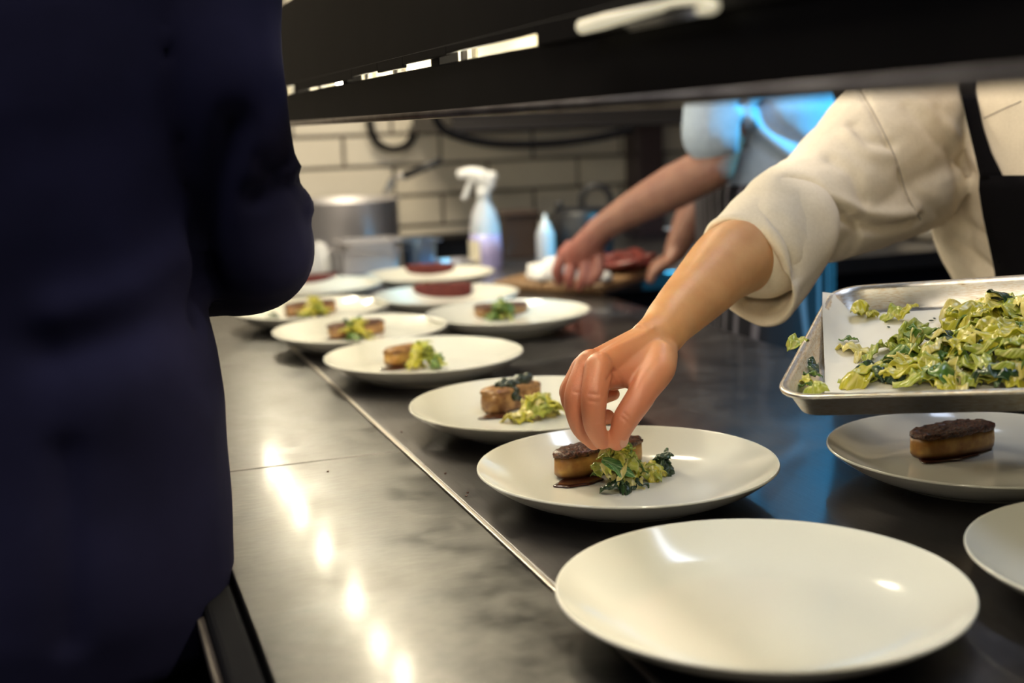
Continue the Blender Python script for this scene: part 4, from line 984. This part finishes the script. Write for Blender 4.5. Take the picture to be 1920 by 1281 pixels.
gn(V((*at(786, 490, 3.06)[:2], CZ)), .10, .070, .10, .080, 'taller blue-tinted steel container behind the stack', M['bluesteel'])
gn(V((*at(851, 490, 3.06)[:2], CZ)), .05, .072, .09, .026, 'low steel container left of the spray bottle')
e = tag(empty('black_pan', V((*at(832, 470, 3.3)[:2], CZ))), 'black oven pan against the tiles left of the spray bottle', 'pan')
box('pan', -.09, .09, -.06, .06, 0, .058, M['black_metal'], e, .008, 2); box('rim', -.098, .098, -.068, .068, .058, .064, M['black_metal'], e, .003, 2)
e = tag(empty('brown_crate', V((*at(968, 480, 3.32)[:2], CZ))), 'dark brown box against the tiles right of the spray bottle', 'box')
M['brown'] = mat('brown_plastic', (.06, .04, .032), .5)
box('box', -.048, .048, -.05, .05, 0, .11, M['brown'], e, .006, 2); box('lid', -.052, .052, -.054, .054, .11, .122, M['brown'], e, .004, 2)
c = V((*at(1024, 495, 3.12)[:2], CZ)); e = tag(empty('squeeze_bottle', c), 'small cloudy squeeze bottle beside the black jug', 'bottle')
lathe('body', [(0, 0), (.021, 0), (.023, .004), (.023, .075), (.018, .09), (.012, .095), (0, .095)], M['bottle'], e, 24); lathe('cap', [(.0135, .093), (.0135, .103), (.006, .106), (.003, .125), (0, .125)], M['white_plastic'], e, 18)
c = V((*at(1092, 478, 3.2)[:2], CZ)); e = tag(empty('black_jug', c), 'black jug with a round loop handle at the back', 'jug')
lathe('body', [(0, 0), (.072, 0), (.078, .006), (.080, .06), (.076, .118), (.070, .126), (.05, .132), (0, .134)], M['black_plastic'], e, 40)
lp = [V((.037*math.cos(t), 0, .148+.037*math.sin(t))) for t in np.linspace(-.55, math.pi+.55, 20)]; hx = at(1120, 380, 3.2)-at(1092, 380, 3.2)
tube('loop_handle', [V((hx.x, hx.y, .0))+R0*p.x+V((0, 0, p.z)) for p in lp], .0085, M['black_plastic'], e, 12)
lathe('spout', [(0, 0), (.012, 0), (.009, .03), (0, .03)], M['black_plastic'], e, 14, V((-.055, .01, .122)))
gn(V((*at(1168, 492, 2.98)[:2], CZ)), .1, .13, .10, .022, 'shallow steel container catching the blue light behind the meat')
gn(V((*at(1305, 470, 2.98)[:2], CZ)), .2, .10, .10, .09, 'deep steel container under the far cook\'s elbow')
c = V((*at(1290, 400, 3.1)[:2], CZ)); crumple('paper_towel', c+V((.01, 0, 0)), .05, .15, M['paper'], 'white paper towel bundle behind the far cook\'s arm', 'towel', 21)
# right-hand end: bowls on the back worktop
M['cream'] = mat('cream_glaze', (.78, .70, .54), .3)
c = V((*ony(1770, 470, 2.80)[:2], CZ))
for i in range(3):
    tag(lathe('serving_bowl', [(0, .0), (.06, 0), (.075, .008), (.115, .034), (.118, .040), (.110, .040), (.07, .016), (0, .012)], M['cream'], None, 40, c+V((0, 0, .022*i))), ('lowest', 'middle', 'topmost')[i]+' cream bowl of the stack seen under the sleeve', 'bowl', 'cream bowls under the sleeve')
# hood, post, hoses, cupboard
hd_ = tag(empty('extractor_hood', (2.4, 3.3, 1.24)), 'dark steel extractor hood along the tiled wall', 'hood'); M['hood'] = mat('dark_hood', (.05, .045, .045), .45, .6)
box('canopy', -1.45, 1.75, -.12, .295, .012, 1.1, M['hood'], hd_, .004); box('lower_rim', -1.46, 1.76, -.13, .295, -.012, .012, M['hood'], hd_, .003)
for k in range(8): box('filter', -1.40+k*.39, -1.04+k*.39, -.128, -.121, .1, .5, M['black_metal'], hd_, .002)
q0 = ony(1193, 330, 3.50); q1 = ony(1240, 330, 3.50)
po = tag(empty('wall_post', ((q0.x+q1.x)/2, 3.53, CZ)), 'dark brown upright post where the tiles end', 'post')
w_ = (q1.x-q0.x)/2; box('post', -w_, w_, -.05, .05, 0, .328, M['post'], po, .004); box('base_plate', -w_-.02, w_+.02, -.06, .06, 0, .008, M['post'], po, .001)
def hose(px, y, r, label):
    P = smoothpath([ony(u, v, y) for u, v in px], 8); o = P[0]; e = tube('hose', [p-o for p in P], r, M['dark_rubber'], None, 12); e.location = o; return tag(e, label, 'hose')
hose([(690, 190), (694, 235), (708, 268), (737, 281), (765, 270), (780, 235), (784, 190)], 3.57, .011, 'dark hose hanging in a small loop on the tiles')
hose([(812, 195), (824, 235), (860, 256), (935, 270), (1040, 268), (1120, 258), (1186, 243)], 3.155, .011, 'long dark hose sagging along the extractor hood')
a = ony(1500, 300, 3.45); e = tag(empty('wall_cupboard', (a.x+.12, 3.5, a.z)), 'cream cupboard on the wall behind the white sleeve', 'cupboard')
box('body', -.15, .15, -.09, .10, 0, .11, M['cream'], e, .004); box('door', -.145, .145, -.10, -.091, .004, .106, M['cream'], e, .003)
